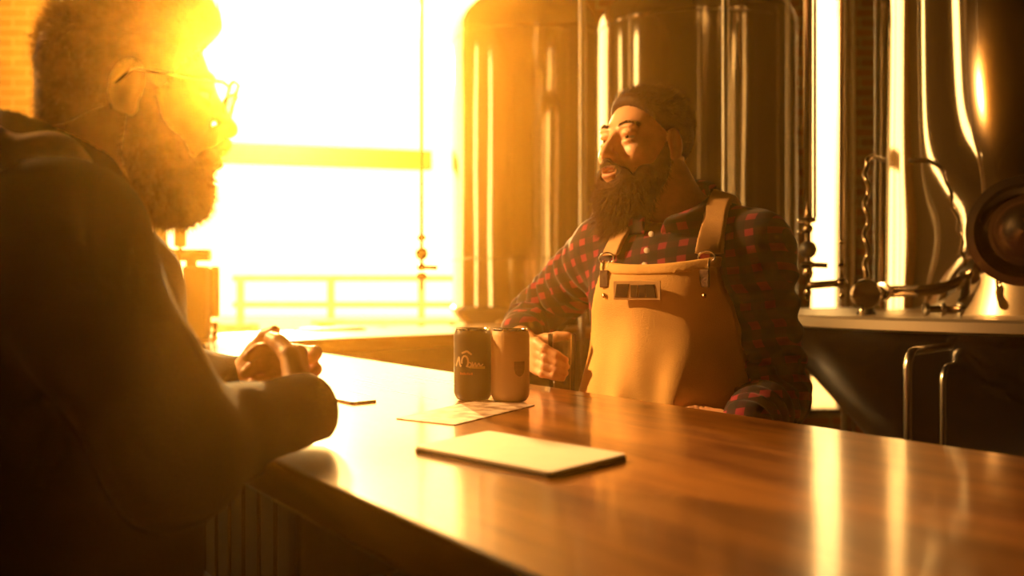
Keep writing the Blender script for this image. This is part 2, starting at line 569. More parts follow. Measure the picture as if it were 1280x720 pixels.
def torso(g, T, big=1., off=0., sw=.185):
    """trunk and shoulders in frame T (origin between the shoulder joints)"""
    g.add(T.ell((.010, 0, -.130), (.125 * big, .178, .190)), .03, off=off)
    g.add(T.ell((.055, 0, -.070), (.075, .145, .085)), .05, off=off)
    g.add(T.ell((-.045, 0, -.060), (.085, .165, .120)), .05, off=off)
    g.add(T.ell((.035, 0, -.340), (.150 * big, .175, .190)), .06, off=off)
    g.add(T.ell((.000, 0, -.520), (.140, .178, .130)), .05, off=off)
    g.add(T.cap((-.015, -sw, -.010), (-.015, sw, -.010), .062, .062), .05, off=off)
    for s in (-1, 1): g.add(T.cap((-.020, s * .055, .065), (-.012, s * (sw - .015), .015), .036, .048), .05, off=off)
    return g


MAT = {}
MAT['skin'] = mat('skin', (.72, .36, .19), .48, noise=.10, nscale=60, bump=.05, bscale=300)
MAT['skin'].node_tree.nodes['Principled BSDF'].inputs['Subsurface Weight'].default_value = .12
MAT['skin'].node_tree.nodes['Principled BSDF'].inputs['Subsurface Radius'].default_value = (.010, .004, .002)
MAT['lips'] = mat('lips', (.50, .20, .12), .45)
MAT['eye_white'] = mat('eye_white', (.75, .68, .60), .15)
MAT['iris'] = mat('iris', (.05, .03, .02), .1)
MAT['teeth'] = mat('teeth', (.80, .74, .62), .25)
MAT['hair_brown'] = mat('hair_brown', (.050, .020, .008), .65, noise=.3, nscale=90, spec=.15)
MAT['beard_brown'] = mat('beard_brown', (.085, .032, .010), .65, noise=.35, nscale=70, spec=.15)
MAT['hair_ginger'] = mat('hair_ginger', (.16, .062, .018), .65, noise=.3, nscale=80, spec=.15)
MAT['plaid'] = plaid_mat()
MAT['apron'] = mat('apron_canvas', (.74, .40, .11), .75, noise=.10, nscale=12, bump=.25, bscale=500)
MAT['apron_strap'] = mat('apron_strap', (.46, .24, .08), .7, noise=.1, nscale=30, bump=.2, bscale=500)
MAT['patch'] = mat('dark_patch', (.035, .014, .005), .8, noise=.3, nscale=60, spec=.1)
MAT['leather'] = mat('leather', (.10, .04, .015), .5, bump=.2, bscale=200)
MAT['jacket'] = mat('dark_jacket', (.018, .015, .012), .85, noise=.15, nscale=30, bump=.3, bscale=350, spec=.2)
MAT['hood'] = mat('grey_hood', (.42, .33, .26), .9, noise=.1, nscale=40, bump=.4, bscale=200, sheen=.3)
MAT['jeans'] = mat('dark_jeans', (.02, .024, .04), .8, bump=.3, bscale=400)
MAT['boot'] = mat('boot', (.03, .018, .01), .5)
MAT['brass'] = mat('brass', (.75, .5, .22), .25, 1)
MAT['chrome'] = mat('chrome', (.8, .76, .7), .12, 1)
MAT['black_frame'] = mat('black_frame', (.015, .012, .01), .25)
MAT['lens'] = glass_mat('lens_glass', (.97, .97, .97), .6)


def legs(g, T, hips, knees, ankles, off=0.):
    for s, k, a in zip((-1, 1), knees, ankles):
        h = T(hips[0], s * .095, hips[1])
        g.add(cap(h, k, .088, .060), .03, off=off)
        g.add(cap(k, a, .060, .040), .03, off=off)


def shoe(k, a, toe, parent):
    m = box_grid(np.minimum(a, a + toe) - [.09, .09, .14], np.maximum(a, a + toe) + [.09, .09, .10], .01)
    a = np.array(a); toe = np.array(toe, float)
    m.add(cap(a + [0, 0, .02], [a[0], a[1], .055], .048, .050), .01)
    b = [a[0], a[1], .045]; c = np.array([a[0], a[1], .04]) + toe
    m.add(cap(b, c, .045, .036), .03)
    m.disp(lambda X, Y, Z: np.where(Z < .012, .05, 0) + 0 * X + 0 * Y)
    V, Q = m.mesh()
    V[:, 2] = np.maximum(V[:, 2], .001)
    link('boot', V, Q, MAT['boot'], parent, smooth=180)


def hair_mesh(name, g, H, mat_, parent, n, length, comb, seed, r=.0006, curl=.3, droop=0., keep=None, segs=3, edge=None):
    V, Q = g.mesh(); Nn = normals(V, Q)
    L = H.loc(V)
    ok = np.ones(len(V), bool) if keep is None else keep(L)
    w = np.nonzero(ok)[0]
    rg = np.random.default_rng(seed); pick = rg.choice(w, n)
    base = V[pick] - Nn[pick] * .002 + rg.normal(size=(n, 3)) * .0012
    loc = L[pick]
    cd = comb(loc) @ H.A                                     # combing direction
    d = Nn[pick] * .55 + cd
    d /= np.linalg.norm(d, axis=1)[:, None]
    ln = length(loc) if callable(length) else length
    S = strands(base, d, ln, r=r, segs=segs, curl=curl, droop=droop, seed=seed)
    VV, FF = join([(V, Q), S])
    return link(name, VV, FF, mat_, parent, smooth=180)


# ------------------------------------------------------------------ barman
def make_barman():
    T = Frame((.330, 2.005, 1.345), (-.55, -.835), pitch=0)
    H = Frame((.2760, 2.05, 1.556), (-.80, -.60), pitch=.07, roll=.02, scale=.985)
    foot = (.345, 2.03, 0.)
    # joints
    shR, elR, wrR = T(-.01, -.178, -.015), np.array([.050, 2.33, 1.190]), np.array([.0166, 2.085, 1.160])
    shL, elL, wrL = T(-.01, .160, -.022), np.array([.5030, 1.915, 1.050]), np.array([.3920, 1.690, 1.018])
    # axis grid, finer at head and hands
    xs = axis_coords(-.06, .66, .010, [(.16, .42, .0026), (-.02, .14, .0035), (.29, .36, .005)])
    ys = axis_coords(1.52, 2.48, .012, [(1.90, 2.20, .0026), (1.56, 1.72, .005)])
    zs = axis_coords(.02, 1.72, .018, [(1.05, 1.24, .0036), (1.42, 1.72, .0026), (.95, 1.1, .006)])
    g = Grid(xs, ys, zs)
    torso(g, T, 1.05, off=-.012, sw=.162)
    # neck
    g.add(cap(H(-.030, 0, -.045), T(-.015, 0, .060), .058, .064), .03)
    for s, el, wr, sh in ((-1, elR, wrR, shR), (1, elL, wrL, shL)):
        g.add(cap(sh, el, .052, .040), .03); g.add(cap(el, wr, .042, .026), .02)
    knees = [T(.06, -.13, -.80), T(.06, .13, -.80)]; ank = [np.array([*T(.02, -.16, 0)[:2], .09]), np.array([*T(.02, .16, 0)[:2], .09])]
    legs(g, T, (0, -.53), knees, ank)
    face_head(g, H, mouth=.0048)
    # right hand closed round the glass (axis x=.095, y=1.965)
    gx, gy = .100, 1.990
    zk = [1.152, 1.133, 1.114, 1.097]
    kn = [np.array([.051, 1.993 + .003 * i, z]) for i, z in enumerate(zk)]
    palm = [cap(wrR, np.array([.036, 2.050, 1.146]), .026, .022)] + [cap(np.array([.032, 2.050, 1.146 - .012 * i]), k, .015, .0115) for i, k in enumerate(kn)]
    palm.append(cap(np.array([.047, 2.048, 1.136]), np.array([.058, 2.012, 1.120]), .014, .012))
    fing = []
    for i, k in enumerate(kn):
        q = [.0, .002, .0, -.005][i]; dz = [-.010, -.008, -.006, -.004][i]
        pts = [k, np.array([gx - .036 + q, gy - .030, k[2] + dz]), np.array([gx - .013 + q, gy - .0395, k[2] + dz * 2.2]), np.array([gx + .004 + q, gy - .0385, k[2] + dz * 3.2])]
        r0 = [.0105, .0105, .010, .0088][i]
        fing.append(chain(pts, [r0, r0 * .92, r0 * .84, r0 * .74]))
    fing.append(chain([np.array([.048, 2.056, 1.148]), np.array([.068, 2.056, 1.156]), np.array([.092, 2.036, 1.162]), np.array([.114, 2.027, 1.164])], [.014, .012, .0105, .0085]))
    g.add(hand_prim(palm, fing), .012)
    # left hand resting on the edge of the bar
    d = np.array([-.50, .62, .10]); d /= np.linalg.norm(d); side = np.array([-.62, -.50, 0.]); side /= np.linalg.norm(side)
    pk = wrL + d * .080 + [.010, .006, .006]
    kn = [pk + side * o * .75 for o in (-.034, -.012, .010, .030)]
    palm = [cap(wrL, wrL + d * .03, .026, .024)] + [cap(wrL + d * .02 + side * o * .5, k, .017, .012) for o, k in zip((-.03, -.01, .01, .03), kn)]
    fing = []
    for i, k in enumerate(kn):
        f = d * 1.; ln = [.040, .045, .042, .033][i]
        p1 = k + f * ln + [0, 0, .002]; p2 = p1 + f * ln * .55 + [0, 0, -.008]; p3 = p2 + f * ln * .35 + [0, 0, -.008]
        fing.append(chain([k, p1, p2, p3], [.0100, .0092, .0084, .0074]))
    t0 = wrL + d * .03 - side * .026; t1 = t0 + d * .03 - side * .024
    fing.append(chain([t0, t1, t1 + d * .028 - side * .008 + [0, 0, .004], t1 + d * .045 - side * .006], [.013, .0115, .010, .008]))
    g.add(hand_prim(palm, fing), .012)
    V, Q = g.mesh()
    body = link('person', V, Q, MAT['skin'], origin=foot, smooth=180, mats=[MAT['skin'], MAT['lips']], midx=lips_index(H, V, Q))
    tag(body, 'bearded person standing behind the bar in a checked shirt and tan apron, looking left', 'person')
    add_eyes(H, body, MAT)
    t = MB()
    for k in range(-4, 5):
        a = k / 4.5
        t.box(H(.0965 - .010 * a * a, k * .0043, -.0665), (.004, .0040, .0062), H.A, .0012)
    t.build('teeth', MAT['teeth'], body)

    # ---- trousers and boots
    g = Grid(axis_coords(-.02, .70, .02), axis_coords(1.6, 2.4, .02), axis_coords(.05, .98, .02))
    g.add(T.ell((0, 0, -.50), (.150, .186, .12)), .03)
    legs(g, T, (0, -.53), knees, ank, off=.016)
    V, Q = g.mesh(); link('trousers', V, Q, MAT['jeans'], body, smooth=180)
    for k, a in zip(knees, ank): shoe(k, a, T.A[0] * .17, body)

    # ---- shirt
    lo = np.array([-.07, 1.58, .78]); hi = np.array([.68, 2.48, 1.50])
    g = box_grid(lo, hi, .0055)
    torso(g, T, 1.05, sw=.162)
    shirt_only = Grid(*g.ax); shirt_only.F = g.F.copy()
    fold = wob(70, 3); fold2 = wob(150, 4)
    g.add(cap(shR, elR, .070, .056), .04)
    cuffR = wrR + (elR - wrR) * .10
    g.add(cap(elR, cuffR, .056, .042), .02)
    g.add(cap(cuffR + (elR - cuffR) * .10, cuffR, .046, .047), .004)
    g.add(cap(shL, elL, .073, .066), .04)
    cuffL = wrL + (elL - wrL) * .12
    g.add(cap(elL, cuffL, .064, .046), .02)
    def sleeve_fold(a, b, amp, per):
        a = np.array(a); b = np.array(b); ax = (b - a) / np.linalg.norm(b - a); L = np.linalg.norm(b - a)
        w = wob(22, 9)
        def fn(X, Y, Z):
            t = (X - a[0]) * ax[0] + (Y - a[1]) * ax[1] + (Z - a[2]) * ax[2]
            m = np.clip(t / .05, 0, 1) * np.clip((L - t) / .02 + .6, 0, 1)
            r = np.sqrt((X - a[0] - t * ax[0]) ** 2 + (Y - a[1] - t * ax[1]) ** 2 + (Z - a[2] - t * ax[2]) ** 2)
            return amp * m * np.sin(t * 6.28 / per + 2.5 * w(X, Y, Z)) * (r < .10)
        return fn
    g.disp(sleeve_fold(shR, elR, .0055, .042)); g.disp(sleeve_fold(elR, cuffR, .005, .035))
    g.disp(sleeve_fold(shL, elL, .0045, .055)); g.disp(sleeve_fold(elL, cuffL, .005, .04))
    g.disp(lambda X, Y, Z: .0022 * fold(X, Y, Z) + .001 * fold2(X, Y, Z))
    # neck opening
    g.add(cap(T(-.01, 0, .03), T(.06, 0, .22), .060, .075), .01, 's')
    V, Q = g.mesh(); shirt = link('shirt', V, Q, MAT['plaid'], body, smooth=180)
    # collar: two pointed flaps round the neck
    cg = box_grid(T(0, 0, 0) - [.15, .15, .03], T(0, 0, 0) + [.15, .15, .17], .003)
    nb, nt_ = T(.004, 0, .030), T(-.012, 0, .118)
    cg.add(cap(nb, nt_, .108, .076), .004)
    cg.add(cap(nb - (nt_ - nb), nt_ + (nt_ - nb) * .8, .124, .038), .002, 's')
    def cut(X, Y, Z):
        x, y, z = T.fxyz(X, Y, Z)
        top = z - (.116 - .50 * (x + .03))
        bot = (.050 - .95 * np.maximum(x - .02, 0)) - z
        gap = .014 - np.abs(y) + np.where(x > 0, (z - .02) * .25, 1)
        gap = np.where(x > 0, .006 - np.abs(y) + np.maximum(z + .01, 0) * .30, -1)
        return np.maximum(np.maximum(top, bot), gap)
    co = cg.co((slice(None),) * 3); cg.F = np.maximum(cg.F, cut(*co).astype(np.float32))
    V, Q = cg.mesh(); link('collar', V, Q, MAT['plaid'], body, smooth=180)
    # ---- apron: follows the shirt
    lo = np.array([-.02, 1.70, .60]); hi = np.array([.62, 2.28, 1.49])
    ag = box_grid(lo, hi, .0042)
    torso(ag, T, 1.05, sw=.162)
    ag.disp(lambda X, Y, Z: .0010 * fold(X, Y, Z))
    skirt = lambda X, Y, Z: 0
    co = ag.co((slice(None),) * 3); x, y, z = T.fxyz(*co)
    base = ag.F.copy()
    crease = .0045 * np.sin(y * 60 + 2 * np.sin(z * 9) + 1.0) * np.clip((-.10 - z) / .2, 0, 1) + .003 * np.sin(y * 115 + z * 14) * np.clip((-.2 - z) / .2, 0, 1)
    skirtF = np.maximum(np.sqrt((x / 1.0 - .005) ** 2 + (y * .86) ** 2) - .182, -.9 - z + 0 * x)
    lowF = smin(base, np.where(z < -.36, skirtF, .5).astype(np.float32), .04)
    YO = .016
    halfw = np.where(z > -.20, .116 + np.clip((-.05 - z) / .08, 0, 1) * .020 + np.clip((-.05 - z) / .15, 0, 1) * .012, .148)
    halfw = np.where(z < -.20, .148 + np.clip((-.2 - z) / .2, 0, 1) * .04, halfw)
    topz = -.040 + .10 * (np.abs(y) / .118) ** 2 * .12
    reg = np.maximum(np.maximum(np.abs(y - YO) - halfw, z - topz), -.02 - x)
    ag.F = np.maximum(lowF - .0135 + crease, reg).astype(np.float32)
    V, Q = ag.mesh(); apron = link('apron', V, Q, MAT['apron'], body, smooth=60)
    # hem along the top of the bib
    sg = Grid(*ag.ax)
    hem = np.maximum(np.maximum(np.abs(y - YO) - halfw - .001, z - topz - .001), np.maximum(topz - .020 - z, -.02 - x))
    sg.F = np.maximum(base - .0165, hem).astype(np.float32)
    V, Q = sg.mesh(); link('hem', V, Q, MAT['apron'], apron, smooth=60)
    # straps over the shoulders, crossing behind
    fine = box_grid(lo + [0, 0, .40], hi, .0032); torso(fine, T, 1.05, sw=.162); b2 = fine.F.copy()
    co2 = fine.co((slice(None),) * 3); x2, y2, z2 = T.fxyz(*co2)
    for s in (-1, 1):
        yc = np.where(x2 > -.01, YO + s * (.100 - .12 * np.clip(z2 + .03, 0, .2)), s * (.095 + 1.1 * np.clip(z2 - .04, -.16, 0)))
        fine.F = np.maximum(np.maximum(b2 - .015, -(b2 - .004)), np.maximum(np.abs(y2 - yc) - .021, -.12 - z2)).astype(np.float32)
        fine.F = np.maximum(fine.F, np.where(x2 > 0, -.020 - z2, -1)).astype(np.float32)
        V, Q = fine.mesh(); st = link('strap', V, Q, MAT['apron_strap'], apron, smooth=60)
    # buckles: ring, clip and tab at each end of the bib
    def on_torso(y_, z_, lift=.0):
        sx = .30
        for _ in range(60):
            q = T(sx, y_, z_); i = [int(np.argmin(abs(a - v))) for a, v in zip(g0.ax, q)]
            if g0.F[i[0], i[1], i[2]] < .004: break
            sx -= .005
        return T(sx + lift, y_, z_)
    g0 = shirt_only
    for s in (-1, 1):
        p = on_torso(YO + s * .100, -.026, .017)
        m = MB(); ring = [p + T.A[1] * math.cos(a) * .016 + T.A[2] * math.sin(a) * .011 for a in np.linspace(0, 6.28, 17)[:-1]]
        m.tube(ring, .0021, 8, closed=True)
        q = on_torso(YO + s * .100, -.042, .018)
        m.tube([p + T.A[2] * -.004 - T.A[1] * .006, q - T.A[1] * .006, q - T.A[2] * .012 - T.A[1] * .004], .0020, 8)
        m.tube([p + T.A[2] * -.004 + T.A[1] * .006, q + T.A[1] * .006, q - T.A[2] * .012 + T.A[1] * .004], .0020, 8)
        m.build('buckle', MAT['chrome'], apron, smooth=180)
        tb = MB(); q = on_torso(YO + s * .100, -.066, .0175); tb.box(q, (.006, .020, .034), T.A, .002); tb.build('strap_tab', MAT['leather'], apron)
        rv = MB(); q2 = on_torso(YO + s * .100, -.098, .019); rv.lathe(q2, [(.005, 0), (.0045, .002), (0, .003)], 14, axis=T.A[0]); rv.build('rivet', MAT['brass'], apron, smooth=180)
    # lettered patch on the bib: two dark printed blocks framed by a light border
    cpt = on_torso(-.004, -.088, .0185)
    nrm = T.A[0]
    pm = MB(); pm.box(cpt - T.A[1] * -.0, (.002, .098, .036), T.A, .0008); fr = pm.build('logo_patch', MAT['apron_strap'], apron)
    tx = MB()
    def blk(a, b, z0, z1, sl=.0):
        for (y0, y1) in ((a, b),):
            c0 = cpt + nrm * .0016
            V = [c0 - T.A[1] * yy + T.A[2] * zz + nrm * dd for dd in (-.001, .0008) for yy, zz in ((-y1, z0), (-y0, z0), (-y0 + sl, z1), (-y1 + sl, z1))]
            tx.add(V, [(0, 3, 2, 1), (4, 5, 6, 7), (0, 1, 5, 4), (1, 2, 6, 5), (2, 3, 7, 6), (3, 0, 4, 7)])
    blk(-.045, -.020, -.013, .012, -.004); blk(-.012, .001, -.013, .010, 0); blk(.004, .018, -.013, .010, 0); blk(.021, .040, -.013, .011, .004)
    tx.build('lettering', MAT['patch'], fr, smooth=None)
    # shirt buttons
    for z_ in (.020, -.012, -.040):
        m = MB(); q = on_torso(.0, z_, .004); m.lathe(q, [(.0055, 0), (.0055, .002), (.003, .003), (0, .0028)], 14, axis=T.A[0]); m.build('button', MAT['eye_white'], shirt, smooth=40)
    # ---- hair, eyebrows, beard
    hg = box_grid(H(0, 0, .02) - .15, H(0, 0, .02) + .15, .003)
    hg.add(H.ell((-.014, 0, .026), (.1000, .0785, .0835)), .005)
    hg.add(H.ell((.008, 0, .064), (.074, .058, .046)), .03)
    hg.add(H.ell((.117, 0, -.052), (.085, .30, .148)), .020, 's')
    hg.add(H.ell((.05, 0, -.120), (.145, .30, .075)), .004, 's')
    hg.add(H.ell((-.07, 0, -.150), (.14, .30, .075)), .004, 's')
    for s in (-1, 1): hg.add(H.ell((-.006, s * .085, -.012), (.021, .022, .034)), .004, 's')
    top = lambda L: np.clip((L[:, 2] - .03) / .06, 0, 1)
    hair_mesh('hair', hg, H, MAT['hair_brown'], body, 14000, lambda L: .005 + .020 * top(L),
              lambda L: np.stack([-.7 * top(L) - .2, .3 * np.sign(L[:, 1]), -.9 + 1.1 * top(L)], 1) * .9, 5, r=.00055, curl=.22)
    eb = []
    rg = np.random.default_rng(4)
    for s in (-1, 1):
        t = rg.uniform(0, 1, 260)
        L = np.stack([.0925 - .020 * t ** 2, s * (.012 + .040 * t), .0215 + .006 * np.sin(t * 3.0) + rg.normal(0, .0018, 260)], 1)
        eb.append(strands(np.array([H(*q) for q in L]), np.tile((np.array([.25, s * 1., .15])) @ H.A, (260, 1)), .010, r=.0007, segs=2, curl=.2, seed=8 + s))
    for v_, f_ in eb: link('eyebrow', v_, f_, MAT['hair_brown'], body, smooth=180)
    bg = box_grid(H(.03, 0, -.11) - .16, H(.03, 0, -.11) + .16, .003)
    for s in (-1, 1):
        bg.add(H.ell((.012, s * .063, -.045), (.018, .014, .040), pitch=.1), .01); bg.add(H.ell((.006, s * .0665, -.018), (.013, .0105, .034), pitch=.1), .01)
        bg.add(H.ell((.035, s * .050, -.082), (.038, .022, .036)), .02)
        bg.add(H.cap((.1080, s * .004, -.0520), (.0880, s * .036, -.0760), .0075, .0070), .008)
        bg.add(H.cap((.0880, s * .036, -.0760), (.0780, s * .040, -.0980), .0090, .0120), .012)
    bg.add(H.ell((.060, 0, -.118), (.050, .052, .036)), .03)
    bg.add(H.ell((.060, 0, -.142), (.042, .050, .048)), .03)
    bg.add(H.ell((.060, 0, -.165), (.030, .034, .034)), .03)
    bg.add(H.ell((.108, 0, -.0705), (.020, .024, .0085)), .006, 's')
    bg.add(H.ell((.1100, 0, -.079), (.020, .018, .0080)), .006, 's')
    nzz = wob(160, 21); bg.disp(lambda X, Y, Z: .0022 * nzz(X, Y, Z))
    hair_mesh('beard', bg, H, MAT['beard_brown'], body, 13000, lambda L: .008 + .030 * np.clip((-L[:, 2] - .05) / .10, 0, 1),
              lambda L: np.stack([.25 * np.clip(-L[:, 2] * 8, 0, 1), .0 * L[:, 1], -1.0 * np.ones(len(L))], 1), 6, r=.0006, curl=.32)
    return body


# ------------------------------------------------------------------ drinker in the foreground
def make_drinker():
    T = Frame((-.545, 1.175, 1.310), (.848, .53), pitch=-.10)
    H = Frame((-.4563, 1.20, 1.497), (.94, .34), pitch=-.05, scale=.99)
    foot = (-.66, 1.10, 0.)
    shR, elR, wrR = T(-.01, -.185, -.02), np.array([-.325, .950, 1.105]), np.array([-.256, 1.190, 1.108])
    shL, elL, wrL = T(-.01, .19, -.015), np.array([-.575, 1.505, 1.125]), np.array([-.395, 1.395, 1.118])
    xs = axis_coords(-.95, -.18, .011, [(-.58, -.30, .003), (-.42, -.22, .0034)])
    ys = axis_coords(.86, 1.68, .011, [(1.08, 1.42, .0034)])
    zs = axis_coords(.02, 1.66, .018, [(1.07, 1.21, .0038), (1.34, 1.64, .003)])
    g = Grid(xs, ys, zs)
    torso(g, T, 1.0, off=-.012)
    g.add(cap(H(-.030, 0, -.045), T(-.010, 0, .055), .058, .064), .03)
    for el, wr, sh in ((elR, wrR, shR), (elL, wrL, shL)):
        g.add(cap(sh, el, .052, .040), .03); g.add(cap(el, wr, .042, .026), .02)
    hip = (.0, -.50)
    kn_ = [np.array([-.315, 1.125, .78]), np.array([-.49, 1.43, .78])]; ank = [np.array([-.340, 1.10, .36]), np.array([-.515, 1.41, .36])]
    legs(g, T, hip, kn_, ank)
    face_head(g, H, mouth=.002)
    # right hand: loose fist lying on the left one
    k0 = np.array([-.282, 1.280, 1.144])
    pd = k0 - wrR; pd /= np.linalg.norm(pd); up = np.array([0, 0, 1.]); side = np.cross(pd, up); side /= np.linalg.norm(side)   # towards +x / camera
    kn = [k0 + up * o + side * .006 for o in (.032, .011, -.010, -.029)]
    palm = [cap(wrR, wrR + pd * .03, .027, .025)] + [cap(wrR + pd * .022 + up * o * .5, k, .018, .0125) for o, k in zip((.03, .01, -.01, -.03), kn)]
    fing = []
    for i, k in enumerate(kn):
        ln = [.038, .042, .040, .032][i]
        p1 = k + pd * ln * .55 - side * ln * .75; p2 = p1 - side * .022 - pd * .010; p3 = p2 - side * .010 - pd * .016
        fing.append(chain([k, p1, p2, p3], [.0112, .0102, .0092, .0080]))
    fing.append(chain([wrR + pd * .03 + up * .022, wrR + pd * .062 + up * .046 - side * .006, wrR + pd * .088 + up * .052 - side * .018, wrR + pd * .108 + up * .050 - side * .028], [.015, .0125, .011, .0085]))
    g.add(hand_prim(palm, fing), .012)
    # left hand: fingers laid over the right one
    k1 = np.array([-.332, 1.350, 1.142])
    qd = k1 - wrL; qd /= np.linalg.norm(qd); sd = np.array([.55, -.83, 0.])
    row = np.cross(qd, up); row /= np.linalg.norm(row)
    kn = [k1 + row * .0 + up * o for o in (.022, .004, -.014, -.031)]
    palm = [cap(wrL, wrL + qd * .03, .027, .025)] + [cap(wrL + qd * .02 + up * o * .4, k, .018, .0125) for o, k in zip((.03, .01, -.01, -.03), kn)]
    fing = []
    for i, k in enumerate(kn):
        ln = [.040, .045, .042, .034][i]
        p1 = k + np.array([.042, .004, .010 - .004 * i]); p2 = p1 + np.array([.026, -.018, .000]); p3 = p2 + np.array([-.002, -.024, -.006])
        fing.append(chain([k, p1, p2, p3], [.0112, .0102, .0092, .0080]))
    fing.append(chain([wrL + qd * .03 + up * .024, wrL + qd * .055 + up * .042, wrL + qd * .078 + up * .054, wrL + qd * .096 + up * .056], [.015, .012, .0108, .0088]))
    g.add(hand_prim(palm, fing), .012)
    V, Q = g.mesh()
    body = link('person', V, Q, MAT['skin'], origin=foot, smooth=180, mats=[MAT['skin'], MAT['lips']], midx=lips_index(H, V, Q))
    tag(body, 'bearded person with glasses and dark jacket seated at the bar, hands clasped', 'person')
    add_eyes(H, body, MAT)

    # trousers and boots
    g = Grid(axis_coords(-.90, -.20, .02), axis_coords(.85, 1.6, .02), axis_coords(.25, 1.00, .02))
    g.add(T.ell((0, 0, -.505), (.158, .196, .150)), .03); legs(g, T, hip, kn_, ank, off=.018)
    V, Q = g.mesh(); link('trousers', V, Q, MAT['jeans'], body, smooth=180)
    for a in ank:
        a = np.array(a); sg = box_grid(a - [.1, .1, .14], a + [.26, .2, .1], .01)
        sg.add(cap(a + [0, 0, .03], a - [0, 0, .04], .050, .050), .01); sg.add(cap(a - [0, 0, .05], a + T.A[0] * .17 * [1, 1, 0] - [0, 0, .055], .045, .036), .03)
        V, Q = sg.mesh(); link('boot', V, Q, MAT['boot'], body, smooth=180)
    # jacket
    lo = np.array([-.98, .83, .78]); hi = np.array([-.16, 1.72, 1.52])
    g = box_grid(lo, hi, .0065)
    torso(g, T, 1.08, off=.014)
    g.add(cap(shR, elR, .080, .064), .04)
    cR = wrR + (elR - wrR) * -.06
    g.add(cap(elR, cR, .064, .042), .03); g.add(cap(cR + (elR - cR) * .16, cR, .045, .045), .004)
    g.add(cap(shL, elL, .085, .066), .04)
    cL = wrL + (elL - wrL) * -.02
    g.add(cap(elL, cL, .064, .046), .03); g.add(cap(cL + (elL - cL) * .16, cL, .049, .049), .004)
    f1 = wob(38, 31); f2 = wob(90, 32)
    g.disp(lambda X, Y, Z: .006 * f1(X, Y, Z) + .0025 * f2(X, Y, Z))
    g.add(cap(T(-.01, 0, .03), T(.06, 0, .22), .062, .078), .01, 's')
    g.disp(lambda X, Y, Z: np.where((Z < BAR_Z + .003) & ((X * .848 + Y * .53) > .335), .1, 0))   # sleeves lie flat on the bar
    V, Q = g.mesh()
    jacket = link('jacket', V, Q, MAT['jacket'], body, smooth=180)
    # stand-up collar and the hood hanging over the upper back
    cg = box_grid(T(0, 0, .08) - .16, T(0, 0, .08) + .17, .004)
    nb, nt_ = T(.010, 0, .035), T(.006, 0, .150)
    cg.add(cap(nb, nt_, .086, .078), .004); cg.add(cap(nb - (nt_ - nb), nt_ + (nt_ - nb), .086, .066), .002, 's')
    co = cg.co((slice(None),) * 3); x, y, z = T.fxyz(*co)
    cg.F = np.maximum(cg.F, np.maximum(np.maximum(z - (.125 - .35 * x), .03 - z), np.where(x > 0, .018 - np.abs(y) + z * .25, -1))).astype(np.float32)
    V, Q = cg.mesh(); link('collar', V, Q, MAT['jacket'], jacket, smooth=180)
    hg = box_grid(T(-.10, 0, 0) - .26, T(-.10, 0, .05) + .26, .005)
    for s in (-1, 1):
        hg.add(chain([T(.040, s * .108, .060), T(-.02, s * .122, .078), T(-.095, s * .090, .078), T(-.130, 0, .060)], [.014, .030, .036, .038], .03), .02)
        hg.add(chain([T(.00, s * .155, .040), T(-.09, s * .135, .034), T(-.150, 0, -.03)], [.018, .036, .046], .03), .03)
    hf = wob(75, 41); hg.disp(lambda X, Y, Z: .006 * hf(X, Y, Z))
    V, Q = hg.mesh(); link('hood', V, Q, MAT['hood'], jacket, smooth=180)
    # hair: long on top, full at the back
    hg = box_grid(H(0, 0, .03) - .17, H(0, 0, .03) + .17, .0035)
    hg.add(H.ell((-.013, 0, .026), (.099, .081, .091)), .005)
    hg.add(H.ell((.020, 0, .075), (.082, .066, .056)), .03)
    hg.add(H.ell((.062, 0, .098), (.030, .044, .026)), .02)
    hg.add(H.ell((-.070, 0, -.035), (.036, .056, .040)), .03)
    hg.add(H.ell((.125, 0, -.030), (.084, .30, .118)), .014, 's')
    hg.add(H.ell((.06, 0, -.095), (.16, .30, .060)), .004, 's')
    for s in (-1, 1): hg.add(H.ell((.000, s * .085, -.012), (.022, .022, .034)), .004, 's')
    nz2 = wob(60, 17); hg.disp(lambda X, Y, Z: .004 * nz2(X, Y, Z))
    hair_mesh('hair', hg, H, MAT['hair_ginger'], body, 9000, lambda L: .010 + .016 * top_(L),
              lambda L: np.stack([-.9 * top_(L), .0 * L[:, 1], -.9 + 1.2 * top_(L)], 1), 15, r=.0007, curl=.3)
    bg = box_grid(H(.04, 0, -.09) - .15, H(.04, 0, -.09) + .15, .0035)
    for s in (-1, 1):
        bg.add(H.ell((.014, s * .064, -.042), (.018, .014, .036)), .01); bg.add(H.ell((.010, s * .0665, -.010), (.015, .0105, .036)), .01)
        bg.add(H.ell((.030, s * .050, -.078), (.038, .024, .036)), .02)
        bg.add(H.cap((.1080, s * .004, -.0520), (.0880, s * .036, -.0760), .0075, .0080), .008)
        bg.add(H.cap((.0880, s * .036, -.0760), (.0780, s * .040, -.0980), .0090, .0120), .012)
    bg.add(H.ell((.048, 0, -.112), (.046, .052, .036)), .03)
    bg.add(H.ell((.050, 0, -.124), (.038, .044, .028)), .03)
    bg.add(H.ell((.112, 0, -.0715), (.020, .022, .0075)), .006, 's')
    bg.disp(lambda X, Y, Z: .003 * nz2(X, Y, Z))
    hair_mesh('beard', bg, H, MAT['hair_ginger'], body, 9000, lambda L: .008 + .010 * np.clip((-L[:, 2] - .05) / .10, 0, 1),
              lambda L: np.stack([.2 + 0 * L[:, 0], 0 * L[:, 1], -1.0 * np.ones(len(L))], 1), 16, r=.0007, curl=.35)
    # spectacles
    e = None
    m = MB(); lens = MB()
